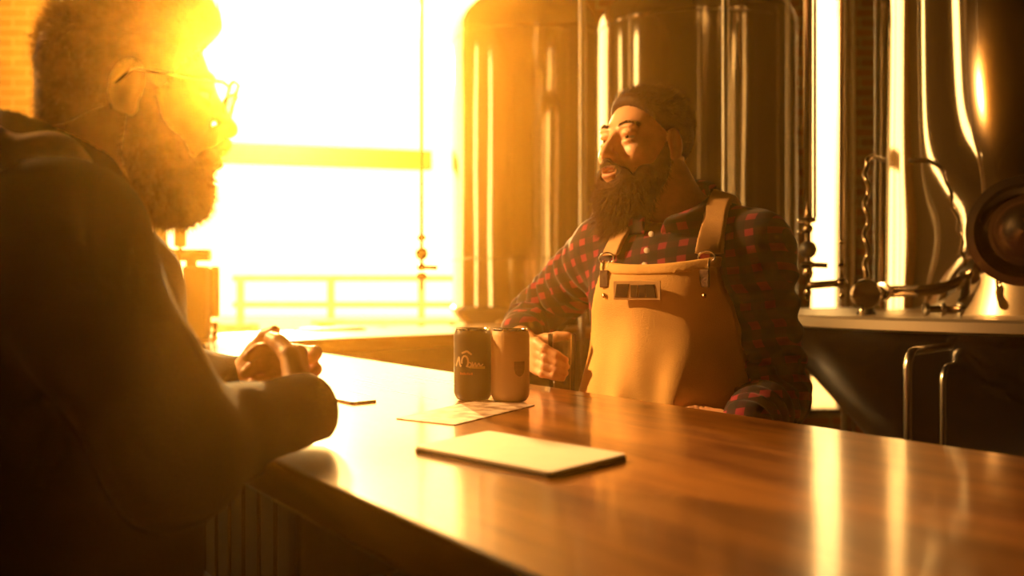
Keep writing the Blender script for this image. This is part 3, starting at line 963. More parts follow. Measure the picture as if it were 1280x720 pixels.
    for s in (-1, 1):
        c = np.array([.117, s * .034, -.004])
        rim = []
        for a in np.linspace(0, 2 * math.pi, 33)[:-1]:
            ca, sa = math.cos(a), math.sin(a); p = 4
            rr = (abs(ca) ** p + abs(sa) ** p) ** (-1 / p)
            yy = rr * ca * .027; zz = rr * sa * .021
            rim.append(H(c[0] - .35 * max(0, abs(c[1] + yy) - .03) + zz * .18, c[1] + yy, c[2] + zz))
        m.tube(rim, .0021, 8, closed=True)
        ctr = np.mean(rim, 0); n0 = len(rim)
        lens.add(rim + [ctr], [(i, (i + 1) % n0, n0) for i in range(n0)])
        m.tube([H(.108, s * .060, .008), H(.100, s * .0735, .010), H(.05, s * .081, .010), H(.0, s * .084, .012), H(-.018, s * .083, -.008)], .0022, 8)
    m.tube([H(.119, -.009, .004), H(.121, 0, .008), H(.119, .009, .004)], .0021, 8)
    e = m.build('eyeglasses', MAT['black_frame'], body, smooth=180)
    lens.build('lens', MAT['lens'], e, smooth=180)
    return body


top_ = lambda L: np.clip((L[:, 2] - .02) / .06, 0, 1)
# ================================================================== setting
U = np.array([-.53, .848]); U /= np.linalg.norm(U)      # along the bar, away from the camera
Nb = np.array([U[1], -U[0]])                            # across the bar, towards the barman
BN0, BN1 = .361, 1.09                                   # near and far edge of the bar top
BANG = math.atan2(U[1], U[0])


def bt(n, t): return Nb * n + U * t


M = MAT
M['wood'] = wood_mat('bar_wood', (.14, .036, .005), (.52, .20, .034), BANG, rough=.30, plank=.182, coat=1.)
M['wood2'] = wood_mat('counter_wood', (.30, .11, .025), (.60, .30, .09), math.atan2(.704, .71), rough=.28, plank=.2, coat=.4)
M['slat'] = mat('dark_panel', (.018, .008, .004), .6, noise=.3, nscale=8, stretch=(6, 6, .5))
M['brick'] = brick_mat()
M['floor'] = mat('concrete_floor', (.055, .045, .035), .45, noise=.25, nscale=3, bump=.1, bscale=40)
M['ceiling'] = mat('ceiling_paint', (.035, .028, .02), .9, bump=.1)
M['plaster'] = mat('dark_plaster', (.045, .030, .018), .85, noise=.15, nscale=4)
M['winframe'] = mat('window_frame', (.06, .045, .03), .5)
M['pane'] = glass_mat('window_glass', (.97, .97, .96), .35)
M['steel'] = steel('tank_steel', (.80, .72, .60), .10, .04)
M['steel3'] = steel('tank_steel_bright', (.80, .72, .60), .045, .03)
M['steel_dark'] = steel('brushed_dark_steel', (.27, .28, .32), .24, .06)
M['manway'] = mat('manway_steel', (.16, .13, .10), .16, 1)
M['satin'] = mat('satin_steel', (.62, .52, .40), .42, 1)
M['pipe'] = mat('pipe_steel', (.82, .74, .62), .22, 1)
M['valve'] = mat('valve_steel', (.28, .20, .13), .22, 1)
M['rubber'] = mat('black_rubber', (.012, .010, .010), .5)
M['paper'] = mat('paper', (.82, .70, .56), .6, noise=.04, nscale=30)
M['cover'] = mat('black_cover', (.012, .009, .008), .5)
M['ground'] = mat('outdoor_paving', (.45, .36, .26), .9, noise=.15, nscale=3)
M['outdoor'] = mat('outdoor_wood', (.55, .42, .28), .8, noise=.2, nscale=10)
M['beam'] = mat('beam_paint', (.020, .012, .004), .8)
M['glass'] = glass_mat('drinking_glass', (.95, .92, .86), 1.)
X0, X1, Y0, Y1, ZC = -4.5, 4.2, -3.0, 7.5, 4.6
WT = .2


def S(o): o['kind'] = 'structure'; return o


def wall(name, axis, at, lo, hi, holes, mat_):
    """wall slab with rectangular openings. axis 'x': wall at x=at running along y; 'y': at y=at running along x"""
    m = MB(); cuts = sorted({lo, hi, *[h[0] for h in holes], *[h[1] for h in holes]})
    for a, b in zip(cuts[:-1], cuts[1:]):
        hs = sorted([(h[2], h[3]) for h in holes if h[0] <= a and h[1] >= b]); z = 0.
        segs = []
        for z0, z1 in hs: segs.append((z, z0)); z = z1
        segs.append((z, ZC))
        for z0, z1 in segs:
            if z1 - z0 < 1e-4: continue
            c = ((a + b) / 2, at, (z0 + z1) / 2) if axis == 'y' else (at, (a + b) / 2, (z0 + z1) / 2)
            sz = (b - a, WT, z1 - z0) if axis == 'y' else (WT, b - a, z1 - z0)
            m.box(c, sz)
    return S(m.build(name, mat_, smooth=None))


def window(name, axis, at, a, b, z0, z1, bars=(), zb=()):
    fr = MB(); w = .05
    def bx(a0, a1, za, zb_, d=.09):
        c = ((a0 + a1) / 2, at, (za + zb_) / 2) if axis == 'y' else (at, (a0 + a1) / 2, (za + zb_) / 2)
        sz = (a1 - a0, d, zb_ - za) if axis == 'y' else (d, a1 - a0, zb_ - za)
        fr.box(c, sz, bev=.004)
    bx(a, a + w, z0, z1); bx(b - w, b, z0, z1); bx(a, b, z0, z0 + w, .12); bx(a, b, z1 - w, z1)
    for q in bars: bx(q - .025, q + .025, z0, z1)
    for q in zb: bx(a, b, q - .025, q + .025)
    o = S(fr.build(name, M['winframe'], smooth=None))
    p = MB(); c = ((a + b) / 2, at, (z0 + z1) / 2) if axis == 'y' else (at, (a + b) / 2, (z0 + z1) / 2)
    h = (b - a) / 2 - w * .6; hz = (z1 - z0) / 2 - w * .6; d = .004
    p.box(c, (h * 2, d, hz * 2) if axis == 'y' else (d, h * 2, hz * 2))
    p.build('pane', M['pane'], o, smooth=None)
    L = bpy.data.lights.new('daylight_portal', 'AREA'); L.shape = 'RECTANGLE'; L.cycles.is_portal = True
    L.size = b - a; L.size_y = z1 - z0
    lo = bpy.data.objects.new('daylight_portal', L); COL.objects.link(lo)
    inn = {'x': 1 if at < 0 else -1, 'y': -1 if at > 0 else 1}[axis]
    lo.location = c
    if axis == 'y': lo.location.y += inn * .15; lo.rotation_euler = (math.radians(90) * -1 if inn < 0 else math.radians(90), 0, 0)
    else: lo.location.x += inn * .15; lo.rotation_euler = (math.radians(90), 0, math.radians(90) if inn > 0 else math.radians(-90))
    d = Vector((0, inn, 0)) if axis == 'y' else Vector((inn, 0, 0))
    lo.rotation_euler = d.to_track_quat('-Z', 'Y').to_euler()
    if axis == 'x': L.size, L.size_y = b - a, z1 - z0
    return o


W1 = (-3.50, -.12, .50, 4.15); W2 = (2.225, 2.53, .30, 4.15); W3 = (3.05, 3.50, .9, 3.9); W5 = (5.5, 5.85, .9, 3.9)
S(MB().box(((X0 + X1) / 2, (Y0 + Y1) / 2, -.05), (X1 - X0 + .4, Y1 - Y0 + .4, .1)).build('floor', M['floor'], smooth=None))
S(MB().box(((X0 + X1) / 2, (Y0 + Y1) / 2, ZC + .05), (X1 - X0 + .4, Y1 - Y0 + .4, .1)).build('ceiling', M['ceiling'], smooth=None))
wall('wall_back', 'y', Y1 + WT / 2, X0 - WT, X1 + WT, [W1, W2], M['brick'])
wall('wall_left', 'x', X0 - WT / 2, Y0, Y1, [W3, W5], M['plaster'])
wall('wall_right', 'x', X1 + WT / 2, Y0, Y1, [], M['plaster'])
W6 = (-3.6, -3.3, .4, 4.0)
wall('wall_front', 'y', Y0 - WT / 2, X0 - WT, X1 + WT, [], M['plaster'])
window('window_1', 'y', Y1 + .1, *W1)
window('window_2', 'y', Y1 + .1, *W2)
window('added_window_3', 'x', X0 - .1, *W3, bars=())  # added unseen side window, lights the apron and stripes the tanks
window('added_window_4', 'x', X0 - .1, *W5)  # second added window out of view, for another tank stripe

# ------------------------------------------------------------------ outdoors
S(MB().box((0, 20, -.12), (60, 60, .1)).build('ground', M['ground'], smooth=None))
a, b = P(250, 190, 9.6), P(538, 201, 10.6)
d = (b - a); L_ = np.linalg.norm(d); d /= L_
sd = np.cross(d, [0, 0, 1.]); sd /= np.linalg.norm(sd); upv = np.cross(sd, d)
m = MB(); ext = 1.2
bt_root = empty('awning_frame', (a[0], a[1], -.07), 'dark horizontal awning beam on posts outside the big window', 'awning frame')
m.box((a - d * ext + b) / 2, (L_ + ext, .12, .20), [d, sd, upv], .01); m.build('beam', M['beam'], bt_root)
for q in (a - d * ext + d * .05, a - d * .4):
    MB().box((q[0], q[1], q[2] / 2 - .1), (.07, .07, q[2] - .07), bev=.01).build('post', M['beam'], bt_root)
def bench(loc, rz, label, w=1.4, h=.75, name='patio_table', cat='table', back=False):
    r = empty(name, (*loc, -.07)); tag(r, label, cat)
    ax = np.array([[math.cos(rz), math.sin(rz), 0], [-math.sin(rz), math.cos(rz), 0], [0, 0, 1]]); o = np.array([*loc, -.07])
    def q(x, y, z): return o + np.array([x, y, z]) @ ax
    t = MB()
    for k in range(4): t.box(q(0, -.24 + k * .16, h), (w, .14, .04), ax, .006)
    t.build('tabletop' if not back else 'seat', M['outdoor'], r)
    for sx in (-1, 1):
        for sy in (-1, 1): MB().box(q(sx * (w / 2 - .1), sy * .22, h / 2), (.06, .06, h - .03), ax, .005).build('leg', M['outdoor'], r)
    if back:
        t = MB()
        for k in range(3): t.box(q(0, .30, h + .12 + k * .15), (w, .03, .09), ax, .006)
        for sx in (-1, 1): t.box(q(sx * (w / 2 - .08), .30, h + .2), (.05, .035, .55), ax, .004)
        t.build('backrest', M['outdoor'], r)
bench((-1.45, 11.6), .1, 'wooden patio table standing on the paving outside the window', 1.7, .95)
bench((-.75, 9.6), 2.7, 'slatted wooden bench outside beside the patio table', .9, .5, 'patio_bench', 'bench', True)
bench((-2.9, 10.6), .4, 'small slatted wooden chair outside on the paving near the awning post', .5, .48, 'patio_chair', 'chair', True)
r = empty('patio_railing', (-1.2, 13.2, -.07), 'low wooden railing across the far side of the patio', 'railing')
t = MB()
for z in (.55, 1.05, 1.4): t.box((-1.2, 13.2, z), (5.0, .05, .08), bev=.005)
t.build('rail', M['outdoor'], r)
for x in (-3.6, -2.4, -1.2, 0., 1.2): MB().box((x, 13.2, .68), (.09, .09, 1.5), bev=.005).build('post', M['outdoor'], r)

# ------------------------------------------------------------------ the bar
br_ = empty('bar', (*bt(.72, 1.4), 0), 'long glossy orange wooden bar running from front right to the window', 'bar')
def rounded_slab(poly, z0, z1, name, mat_, parent, bev=.006):
    m = MB().prism(poly, z0, z1); o = m.build(name, mat_, parent, smooth=35)
    md = o.modifiers.new('bevel', 'BEVEL'); md.width = bev; md.segments = 3; md.limit_method = 'ANGLE'
    return o
T0, T1 = -1.45, 4.35
rounded_slab([bt(BN0, T0), bt(BN1, T0), bt(BN1, T1), bt(BN0, T1)], BAR_Z - .048, BAR_Z, 'worktop', M['wood'], br_)
rounded_slab([bt(BN0 + .24, T0 + .05), bt(BN1 - .12, T0 + .05), bt(BN1 - .12, T1 - .05), bt(BN0 + .24, T1 - .05)], .10, BAR_Z - .049, 'body', M['slat'], br_)
m = MB(); t = T0 + .1
while t < T1 - .1:
    c = bt(BN0 + .232, t); m.box((*c, .56), (.014, .078, .90), [[Nb[0], Nb[1], 0], [U[0], U[1], 0], [0, 0, 1]], .004); t += .095
m.build('slat_panel', M['slat'], br_)
for k in range(8):
    c = bt(BN0 + .13, T0 + .3 + k * .75); MB().box((*c, BAR_Z - .10), (.20, .035, .10), [[Nb[0], Nb[1], 0], [U[0], U[1], 0], [0, 0, 1]], .004).build('bracket', M['slat'], br_)
c0, c1 = bt(BN0 + .30, (T0 + T1) / 2), 0
MB().box((*bt(.72, (T0 + T1) / 2), .05), (.42, T1 - T0 - .2, .10), [[Nb[0], Nb[1], 0], [U[0], U[1], 0], [0, 0, 1]]).build('plinth', M['slat'], br_)

# return counter behind
D2 = np.array([.71, .704]); D2 /= np.linalg.norm(D2); N2 = np.array([-D2[1], D2[0]])
F0 = np.array([-.957, 3.596]); B0 = np.array([-1.338, 4.205]); F1 = F0 + D2 * 2.0; B1 = F1 + N2 * .70
rc = empty('return_counter', (*((F0 + F1) / 2 + N2 * .3), 0), 'paler wooden counter meeting the bar at its far end', 'counter')
rounded_slab([F0, F1, B1, B0], BAR_Z - .058, BAR_Z - .002, 'worktop', M['wood2'], rc)
f0 = F0 + D2 * .12 + N2 * .06; f1 = F1 - D2 * .05 + N2 * .06
rounded_slab([f0, f1, f1 + N2 * .58, B0 + D2 * .28 - N2 * .02], .08, BAR_Z - .059, 'cabinet_body', M['slat'], rc)
ax2 = [[D2[0], D2[1], 0], [N2[0], N2[1], 0], [0, 0, 1]]
for k in range(3):
    c = F0 + D2 * (.40 + k * .56) + N2 * .048
    dr = MB().box((*c, .53), (.52, .02, .84), ax2, .004).build('door', M['slat'], rc)
    h = c + D2 * .20 - N2 * .035
    MB().tube([(*(h + N2 * .03), .98), (*h, .97), (*h, .80), (*(h + N2 * .03), .79)], .008, 10).build('handle', M['pipe'], dr, smooth=180)
# dish cloth over a door handle
cl = MB(); c = F0 + D2 * 1.16 + N2 * .012
for k in range(7):
    cl.tube([(*(c + D2 * (k * .013 - .04) - N2 * (.03 + .004 * (k % 2))), .985 - .004 * (k % 3)), (*(c + D2 * (k * .012 - .036) - N2 * (.034 + .006 * ((k + 1) % 2))), .90)], .009, 8)
tag(cl.build('dish_cloth', M['paper'], origin=(*c, .94), smooth=180), 'small pale cloth hanging on the handle under the return counter', 'cloth')
# thin tray on the return counter
c = P(413, 412.5, 4.60)
m = MB().box((c[0], c[1], BAR_Z + .003), (.30, .16, .008), ax2, .003)
m.box((c[0], c[1], BAR_Z + .009), (.27, .13, .004), ax2, .001)
tag(m.build('serving_tray', M['steel_dark'], origin=(c[0], c[1], BAR_Z)), 'flat dark tray lying on the far pale counter', 'tray')

# ------------------------------------------------------------------ things on the bar
# two cans
def can(cx, cy, name_mat, label, deco):
    z = BAR_Z + deco[1]
    r = empty('beverage_can', (cx, cy, z), label, 'can', 'cans on the card')
    R = .0325; H_ = .1215
    m = MB().lathe((cx, cy, z), [(.018, .006), (.0235, .0015), (.0255, .0), (.0275, .0012), (.0305, .006), (R, .0125), (R, H_ - .012), (R - .0012, H_ - .008), (.0300, H_ - .0035)], 64)
    body = m.build('can_body', name_mat, r, smooth=60)
    MB().lathe((cx, cy, z), [(.0300, H_ - .0035), (.0298, H_ - .0002), (.0290, H_), (.0282, H_ - .001), (.0272, H_ - .005), (.0255, H_ - .0055), (.004, H_ - .0050), (0, H_ - .0050)], 64).build('lid', M['chrome'], r, smooth=60)
    t = MB().box((cx - .008, cy, z + H_ - .0038), (.024, .013, .0012), bev=.0005); t.build('pull_tab', M['chrome'], r)
    return r, body, z
def on_can(cx, cy, z, u, h, lift=.0004):
    """u: metres round the can, from the side that faces the camera"""
    R = .0325 + lift; a0 = math.atan2(-cy, -cx); a = a0 + u / R
    return np.array([cx + R * math.cos(a), cy + R * math.sin(a), z + h])
def stroke(m, cx, cy, z, pts, w):
    for (u0, h0), (u1, h1) in zip(pts[:-1], pts[1:]):
        n = max(1, int(abs(u1 - u0) / .004)); 
        for k in range(n):
            a0, a1 = k / n, (k + 1) / n
            ua, ha, ub, hb = u0 + (u1 - u0) * a0, h0 + (h1 - h0) * a0, u0 + (u1 - u0) * a1, h0 + (h1 - h0) * a1
            dx, dy = ub - ua, hb - ha; L = math.hypot(dx, dy) + 1e-9; ox, oy = -dy / L * w / 2, dx / L * w / 2
            V = [on_can(cx, cy, z, ua + ox, ha + oy), on_can(cx, cy, z, ub + ox, hb + oy), on_can(cx, cy, z, ub - ox, hb - oy), on_can(cx, cy, z, ua - ox, ha - oy)]
            m.add(V, [(0, 1, 2, 3)])
M['can_dark'] = mat('dark_can_print', (.045, .030, .016), .35, noise=.1, nscale=8)
M['can_tan'] = mat('tan_can_print', (.62, .40, .20), .45, noise=.06, nscale=25)
M['ink_pale'] = mat('pale_ink', (.62, .47, .28), .5)
M['ink_gold'] = mat('gold_ink', (.42, .30, .10), .5)
M['ink_red'] = mat('red_ink', (.42, .12, .04), .5)
M['ink_brown'] = mat('brown_ink', (.26, .15, .07), .6)
CARD_T = .0016
c1 = (-.0668, 1.700); c2 = (-.0030, 1.679)
r, body, z = can(*c1, M['can_dark'], 'dark beer can with pale script lettering, behind the tan can', (0, CARD_T))
m = MB()      # brush script
def arc(cu, ch, ru, rh, a0, a1, n=10): return [(cu + ru * math.cos(math.radians(a0 + (a1 - a0) * k / n)), ch + rh * math.sin(math.radians(a0 + (a1 - a0) * k / n))) for k in range(n + 1)]
stroke(m, *c1, z, [(-.034, .058), (-.030, .066), (-.026, .074), (-.024, .060), (-.021, .058)], .0035)
stroke(m, *c1, z, arc(-.014, .066, .006, .010, 200, -60), .0032)
stroke(m, *c1, z, [(-.020, .080), (-.010, .084), (-.002, .078)], .0032)
stroke(m, *c1, z, arc(-.006, .061, .0035, .004, 0, 360), .0022)
stroke(m, *c1, z, [(-.001, .066), (.0, .057), (.004, .065), (.006, .057), (.010, .064), (.013, .058), (.018, .062)], .0022)
m.build('script_lettering', M['ink_pale'], body, smooth=None)
m = MB(); stroke(m, *c1, z, [(-.006, .0575), (.022, .0560)], .0045); m.build('gold_band', M['ink_gold'], body, smooth=None)
m = MB()
for k in range(7): stroke(m, *c1, z, [(-.022 + k * .0034, .044), (-.022 + k * .0034, .0480 - .001 * (k % 2))], .0020)
m.build('small_lettering', M['ink_red'], body, smooth=None)
r, body, z = can(*c2, M['can_tan'], 'tan beer can with a small brown shield, in front of the dark can', (0, CARD_T))
m = MB()
for (h, w0, w1) in ((.068, .012, .012), (.061, .012, .012), (.054, .0115, .009), (.047, .009, .002)):
    a, b2 = h - .0068 if h > .05 else h - .004, h
    V = [on_can(*c2, z, .0165 + s, hh) for hh, w in ((b2, w0), (a, w1)) for s in (-w / 1.2, -w / 3, w / 3, w / 1.2)]
    m.add(V, [(0, 4, 5, 1), (1, 5, 6, 2), (2, 6, 7, 3)])
m.build('shield_emblem', M['ink_brown'], body, smooth=None)
# glass held by the barman
gx, gy = .100, 1.990
m = MB().lathe((gx, gy, 1.045), [(0, .0), (.0235, .0), (.0245, .003), (.0285, .125), (.0270, .1255), (.0232, .010), (0, .008)], 48)
tag(m.build('drinking_glass', M['glass'], origin=(gx, gy, 1.045), smooth=40), "clear straight glass held in the barman's hand", 'glass')

def quad_thing(name, corners, z0, z1, mat_, bev=.002):
    return None
def card(name, cs, z0, z1, mat_, label, cat, top=None, r=.006):
    """flat rectangular thing with rounded corners from four measured corners"""
    cs = [np.array(c) for c in cs]; ctr = sum(cs) / 4; n = 5; poly = []
    for i in range(4):
        p, a, b2 = cs[i], cs[i - 1], cs[(i + 1) % 4]
        da = (a - p) / np.linalg.norm(a - p); db = (b2 - p) / np.linalg.norm(b2 - p)
        for k in range(n + 1):
            t = k / n; poly.append(tuple((1 - t) ** 2 * (p + da * r) + 2 * t * (1 - t) * p + t * t * (p + db * r)))
    if np.cross(cs[1] - cs[0], cs[2] - cs[1]) < 0: poly = poly[::-1]
    o = MB().prism(poly, z0, z1).build(name, mat_, origin=(*ctr, z0), smooth=30)
    if label: tag(o, label, cat)
    return o, ctr, poly
bk, ctr, poly = card('notebook', [(-.1146, 1.159), (-.031, 1.285), (.1288, 1.104), (.0385, .992)], BAR_Z, BAR_Z + .0045, M['cover'], 'flat notebook with black cover edge and blank cream top', 'notebook')
inner = [tuple(np.array(ctr) + (np.array(q) - ctr) * .985) for q in poly]
MB().prism(inner, BAR_Z + .0046, BAR_Z + .0072).build('page_block', M['paper'], bk, smooth=30)
# printed menu card: pale paper with faded brown and rose shapes
mc, nt, bb = newmat('menu_print'); N = nt.nodes
tc = N.new('ShaderNodeTexCoord'); no = N.new('ShaderNodeTexVoronoi'); no.inputs['Scale'].default_value = 22
n3 = N.new('ShaderNodeTexNoise'); n3.inputs['Scale'].default_value = 35
rp = N.new('ShaderNodeValToRGB'); rp.color_ramp.elements[0].color = (.30, .16, .10, 1); rp.color_ramp.elements[0].position = .38
rp.color_ramp.elements[1].color = (.78, .60, .48, 1); rp.color_ramp.elements[1].position = .58
nt.links.new(tc.outputs['Object'], no.inputs['Vector']); nt.links.new(tc.outputs['Object'], n3.inputs['Vector'])
nt.links.new(n3.outputs['Fac'], rp.inputs['Fac']); nt.links.new(rp.outputs[0], bb.inputs['Base Color']); bb.inputs['Roughness'].default_value = .45
card('menu_card', [(-.170, 1.452), (-.080, 1.382), (.038, 1.618), (-.052, 1.700)], BAR_Z, BAR_Z + CARD_T, mc, 'long printed menu card under the two cans', 'menu card', r=.004)
card('coaster', [(-.303, 1.690), (-.262, 1.632), (-.226, 1.668), (-.266, 1.728)], BAR_Z, BAR_Z + .004, M['leather'], 'small brown coaster on the sunlit part of the bar', 'coaster', r=.006)

# beer tap tower at the far end of the bar
tx = P(246, 400, 3.70); r = empty('beer_tap_tower', (tx[0], tx[1], BAR_Z), 'beer tap tower standing on the far end of the bar by the window', 'tap tower')
o = np.array([tx[0], tx[1], 0.])
MB().box(o + [0, 0, BAR_Z + .138], (.085, .085, .272), bev=.008).build('column', M['beam'], r)
MB().box(o + [0, 0, BAR_Z + .005], (.13, .13, .010), bev=.004).build('base_plate', M['valve'], r)
MB().tube([o + [-.15, 0, 1.385], o + [.05, 0, 1.385]], .022, 20).build('rail', M['valve'], r, smooth=60)
MB().tube([o + [-.02, 0, 1.335], o + [-.02, 0, 1.385]], .020, 16).build('neck', M['valve'], r, smooth=60)
MB().lathe(o + [.068, -.0, 1.155], [(.012, 0), (.017, .006), (.0165, .18), (.012, .188)], 24).build('side_pipe', M['pipe'], r, smooth=40)
for k, dx in enumerate((-.115, -.045, .066)):
    q = o + [dx, -.030 if dx < 0 else 0, 1.385 if dx < 0 else 1.14]
    f = MB()
    if dx < 0: f.tube([o + [dx, -.01, 1.385], q + [0, -.045, 0], q + [0, -.055, -.05]], .010, 12)
    else: f.lathe(q + [0, 0, -.068], [(.006, 0), (.011, .01), (.012, .025), (.005, .035), (.013, .05), (.013, .065)], 20)
    fo = f.build('faucet', M['valve'], r, smooth=60)
    if dx < 0:
        MB().box(q + [0, -.02, .075], (.042, .022, .095), bev=.006).build('tap_handle', M['paper'], r)
        MB().lathe(q + [0, -.02, .0], [(.006, 0), (.009, .01), (.006, .03)], 16).build('tap_collar', M['valve'], r, smooth=60)

# ------------------------------------------------------------------ brewing tanks
def tank(px_c, D, r, zt, zb, label, dome=.30, neck_r=.33, seams=(), m_=None, ph=0):
    cx = (px_c - 640) / FPX * D; c = (cx, D, 0)
    root = empty('brewing_tank', (cx, D, 0), label, 'brewing tank', 'steel brewing tanks')
    m_ = m_ or M['steel']
    prof = [(r, zb)] + [(r, zb + (zt - zb) * k / 12) for k in range(1, 12)] + [(r, zt - .015), (r * .998, zt), (r * 1.006, zt + .004), (r * 1.006, zt + .014)]
    MB().lathe(c, prof, 128).build('shell', m_, root, smooth=40)
    dp = [(r * 1.0, zt + .014)]
    for k in range(1, 17):
        a = k / 16 * math.pi / 2; rr = neck_r * .5 + (r - neck_r * .5) * math.cos(a); dp.append((rr, zt + .014 + dome * math.sin(a)))
    MB().lathe(c, dp, 128).build('dome', m_, root, smooth=50)
    nk = zt + dome * .84
    MB().lathe(c, [(neck_r, nk), (neck_r, nk + .26), (neck_r + .02, nk + .27), (neck_r + .02, nk + .30), (neck_r * .8, nk + .34), (0, nk + .38)], 96).build('neck', M['steel'], root, smooth=40)
    MB().lathe(c, [(r * .985, zb + .001), (r * 1.008, zb - .008), (r * 1.008, zb - .03), (r * .97, zb - .06), (r * .5, zb - .30), (.06, zb - .52), (.05, zb - .60), (0, zb - .60)], 128).build('cone_bottom', M['steel_dark'], root, smooth=40)
    for k in range(4):
        a = math.radians(45 + 90 * k + ph); q = (cx + r * .86 * math.cos(a), D + r * .86 * math.sin(a))
        lg = MB().tube([(*q, .02), (*q, zb - .04)], .035, 20); lg.lathe((*q, 0), [(.06, 0), (.06, .012), (.036, .02)], 24); lg.build('leg', M['pipe'], root, smooth=50)
    for z in seams: MB().lathe(c, [(r, z - .006), (r + .005, z - .004), (r + .006, z), (r + .005, z + .004), (r, z + .006)], 128).build('weld_ring', M['steel'], root, smooth=60)
    return root, c
t1, c = tank(663, 6.3, .495, 2.80, 1.155, 'leftmost steel brewing tank with domed lid, beside the big window', seams=(1.44,), ph=20)
t2, c = tank(868, 4.62, .457, 2.43, .95, 'middle steel brewing tank directly behind the standing person', dome=.22, neck_r=.28, seams=())

# big fermenter on the right with manway, skirt and cone
CX, CY, R3 = 1.73, 3.05, .588
t3 = empty('fermenting_tank', (CX, CY, 0), 'largest steel tank at right with a round manway and work skirt', 'brewing tank', None)
mdir = np.array([-.637, -.77]); mang = math.atan2(mdir[1], mdir[0]); mz = 1.408
na, nz_ = 360, 150; zs = np.linspace(1.19, 3.75, nz_); V = []
for z in zs:
    for i in range(na):
        a = 2 * math.pi * i / na
        da = (a - mang + math.pi) % (2 * math.pi) - math.pi
        rho = math.hypot(da * R3, z - mz)
        d = .060 * math.exp(-(rho / .20) ** 2) + .004 * math.sin(3 * a + 1.1 * z) + .0022 * math.sin(7 * a - 1.7 * z + 1)
        if z > 3.55: d -= (z - 3.55) ** 2 * 4
        V.append((CX + (R3 + d) * math.cos(a), CY + (R3 + d) * math.sin(a), z))
F = [(j * na + i, j * na + (i + 1) % na, (j + 1) * na + (i + 1) % na, (j + 1) * na + i) for j in range(nz_ - 1) for i in range(na)]
F.append(tuple(range((nz_ - 1) * na, nz_ * na)))
link('shell', V, F, M['steel3'], t3, smooth=50)
MB().lathe((CX, CY, 0), [(.50, 1.158), (.93, 1.150), (.95, 1.156), (.952, 1.180), (.945, 1.187), (.55, 1.191), (.50, 1.191)], 160).build('skirt', M['satin'], t3, smooth=30)
MB().lathe((CX, CY, 0), [(.90, 1.149), (.885, 1.10), (.55, .72), (.14, .36), (.11, .25), (0, .25)], 160).build('cone_bottom', M['steel_dark'], t3, smooth=30)
for (px, D, top, rr) in ((1135, 2.30, 440, .0105), (1179, 2.42, 458, .008), (1420, 2.40, 440, .02), (1700, 3.3, 440, .02)):
    q = P(px, top, D); e = np.array([CX, CY]) - q[:2]; e /= np.linalg.norm(e)
    pts = [(q[0], q[1], .0)] + [(q[0], q[1], q[2] - .04)] + [(q[0] + e[0] * .03 * (1 - math.cos(a)), q[1] + e[1] * .03 * (1 - math.cos(a)), q[2] - .04 + .04 * math.sin(a)) for a in np.linspace(.3, 1.57, 5)]
    pts.append((q[0] + e[0] * .22, q[1] + e[1] * .22, q[2] + .005))
    MB().tube(pts, rr, 20).build('leg', M['pipe'], t3, smooth=180)
ms = np.array([CX, CY, 0]) + np.array([*(mdir * (R3 + .045)), mz]); ax3 = (mdir[0], mdir[1], 0)
mw = MB().lathe(ms, [(.138, -.03), (.136, .022), (.142, .026), (.142, .036), (.120, .038), (.118, .022)], 96, axis=ax3).build('manway_ring', M['manway'], t3, smooth=35)
MB().lathe(ms, [(.1175, .010), (.1175, .030), (.110, .036), (.100, .028), (.085, .020), (.04, .034), (0, .038)], 96, axis=ax3).build('manway_door', M['manway'], t3, smooth=50)
e3 = np.array([*mdir, 0.]); s3 = np.array([-mdir[1], mdir[0], 0.])
# valve with a dark handle at the tank's left side
q = P(1080, 369, 2.74)
v = MB().lathe(q - [0, .02, 0], [(.010, -.005), (.036, .0), (.042, .012), (.042, .03), (.036, .042), (.010, .046)], 32, axis=(.25, 1, .12)).build('butterfly_valve', M['valve'], t3, smooth=50)
MB().tube([q + [.02, .02, .006], q + [.08, .06, .010], q + [.24, .17, .012]], .017, 18).build('pipe', M['valve'], v, smooth=180)
MB().lathe(q + [.07, .052, .009], [(.017, -.01), (.026, -.008), (.026, .008), (.017, .01)], 24, axis=(.8, .6, 0)).build('clamp', M['pipe'], v, smooth=40)
MB().lathe(q + [.022, .045, -.055], [(.026, 0), (.026, .005), (.020, .012), (.018, .05), (.02, .06)], 28).build('stand', M['rubber'], v, smooth=40)
MB().tube([q + [-.012, -.02, -.03], q + [-.014, -.02, -.055]], .006, 12).build('drain_tip', M['pipe'], v, smooth=180)
# small clamp fitting on the skirt
q = P(1180, 386, 2.60); q[2] = 1.189 + .018
f = empty('pipe_fitting', (q[0], q[1], 1.190), 'small steel clamp fitting lying on the skirt of the large tank', 'fitting')
MB().tube([q - [.050, 0, 0], q + [.045, .0, 0]], .009, 16).build('tube', M['valve'], f, smooth=180)
for dx in (-.048, -.005, .042): MB().lathe(q + [dx, 0, 0], [(.009, -.006), (.017, -.005), (.017, .005), (.009, .006)], 20, axis=(1, 0, 0)).build('clamp', M['pipe'], f, smooth=40)
# wavy coil between tank and valve, standing in for a twisted reflection
pts = []; a, b2 = P(1084, 200, 2.86), P(1083, 348, 2.80)
for k in range(61):
    t = k / 60; pts.append(a + (b2 - a) * t + np.array([math.cos(t * 24), math.sin(t * 24), 0]) * .006 * min(1, t * 8, (1 - t) * 8))
pts = [a + [.085, .10, .012], a + [.03, .04, .016]] + pts
MB().tube(pts, .0075, 12).build('reflection_coil', M['valve'], t3, smooth=180)

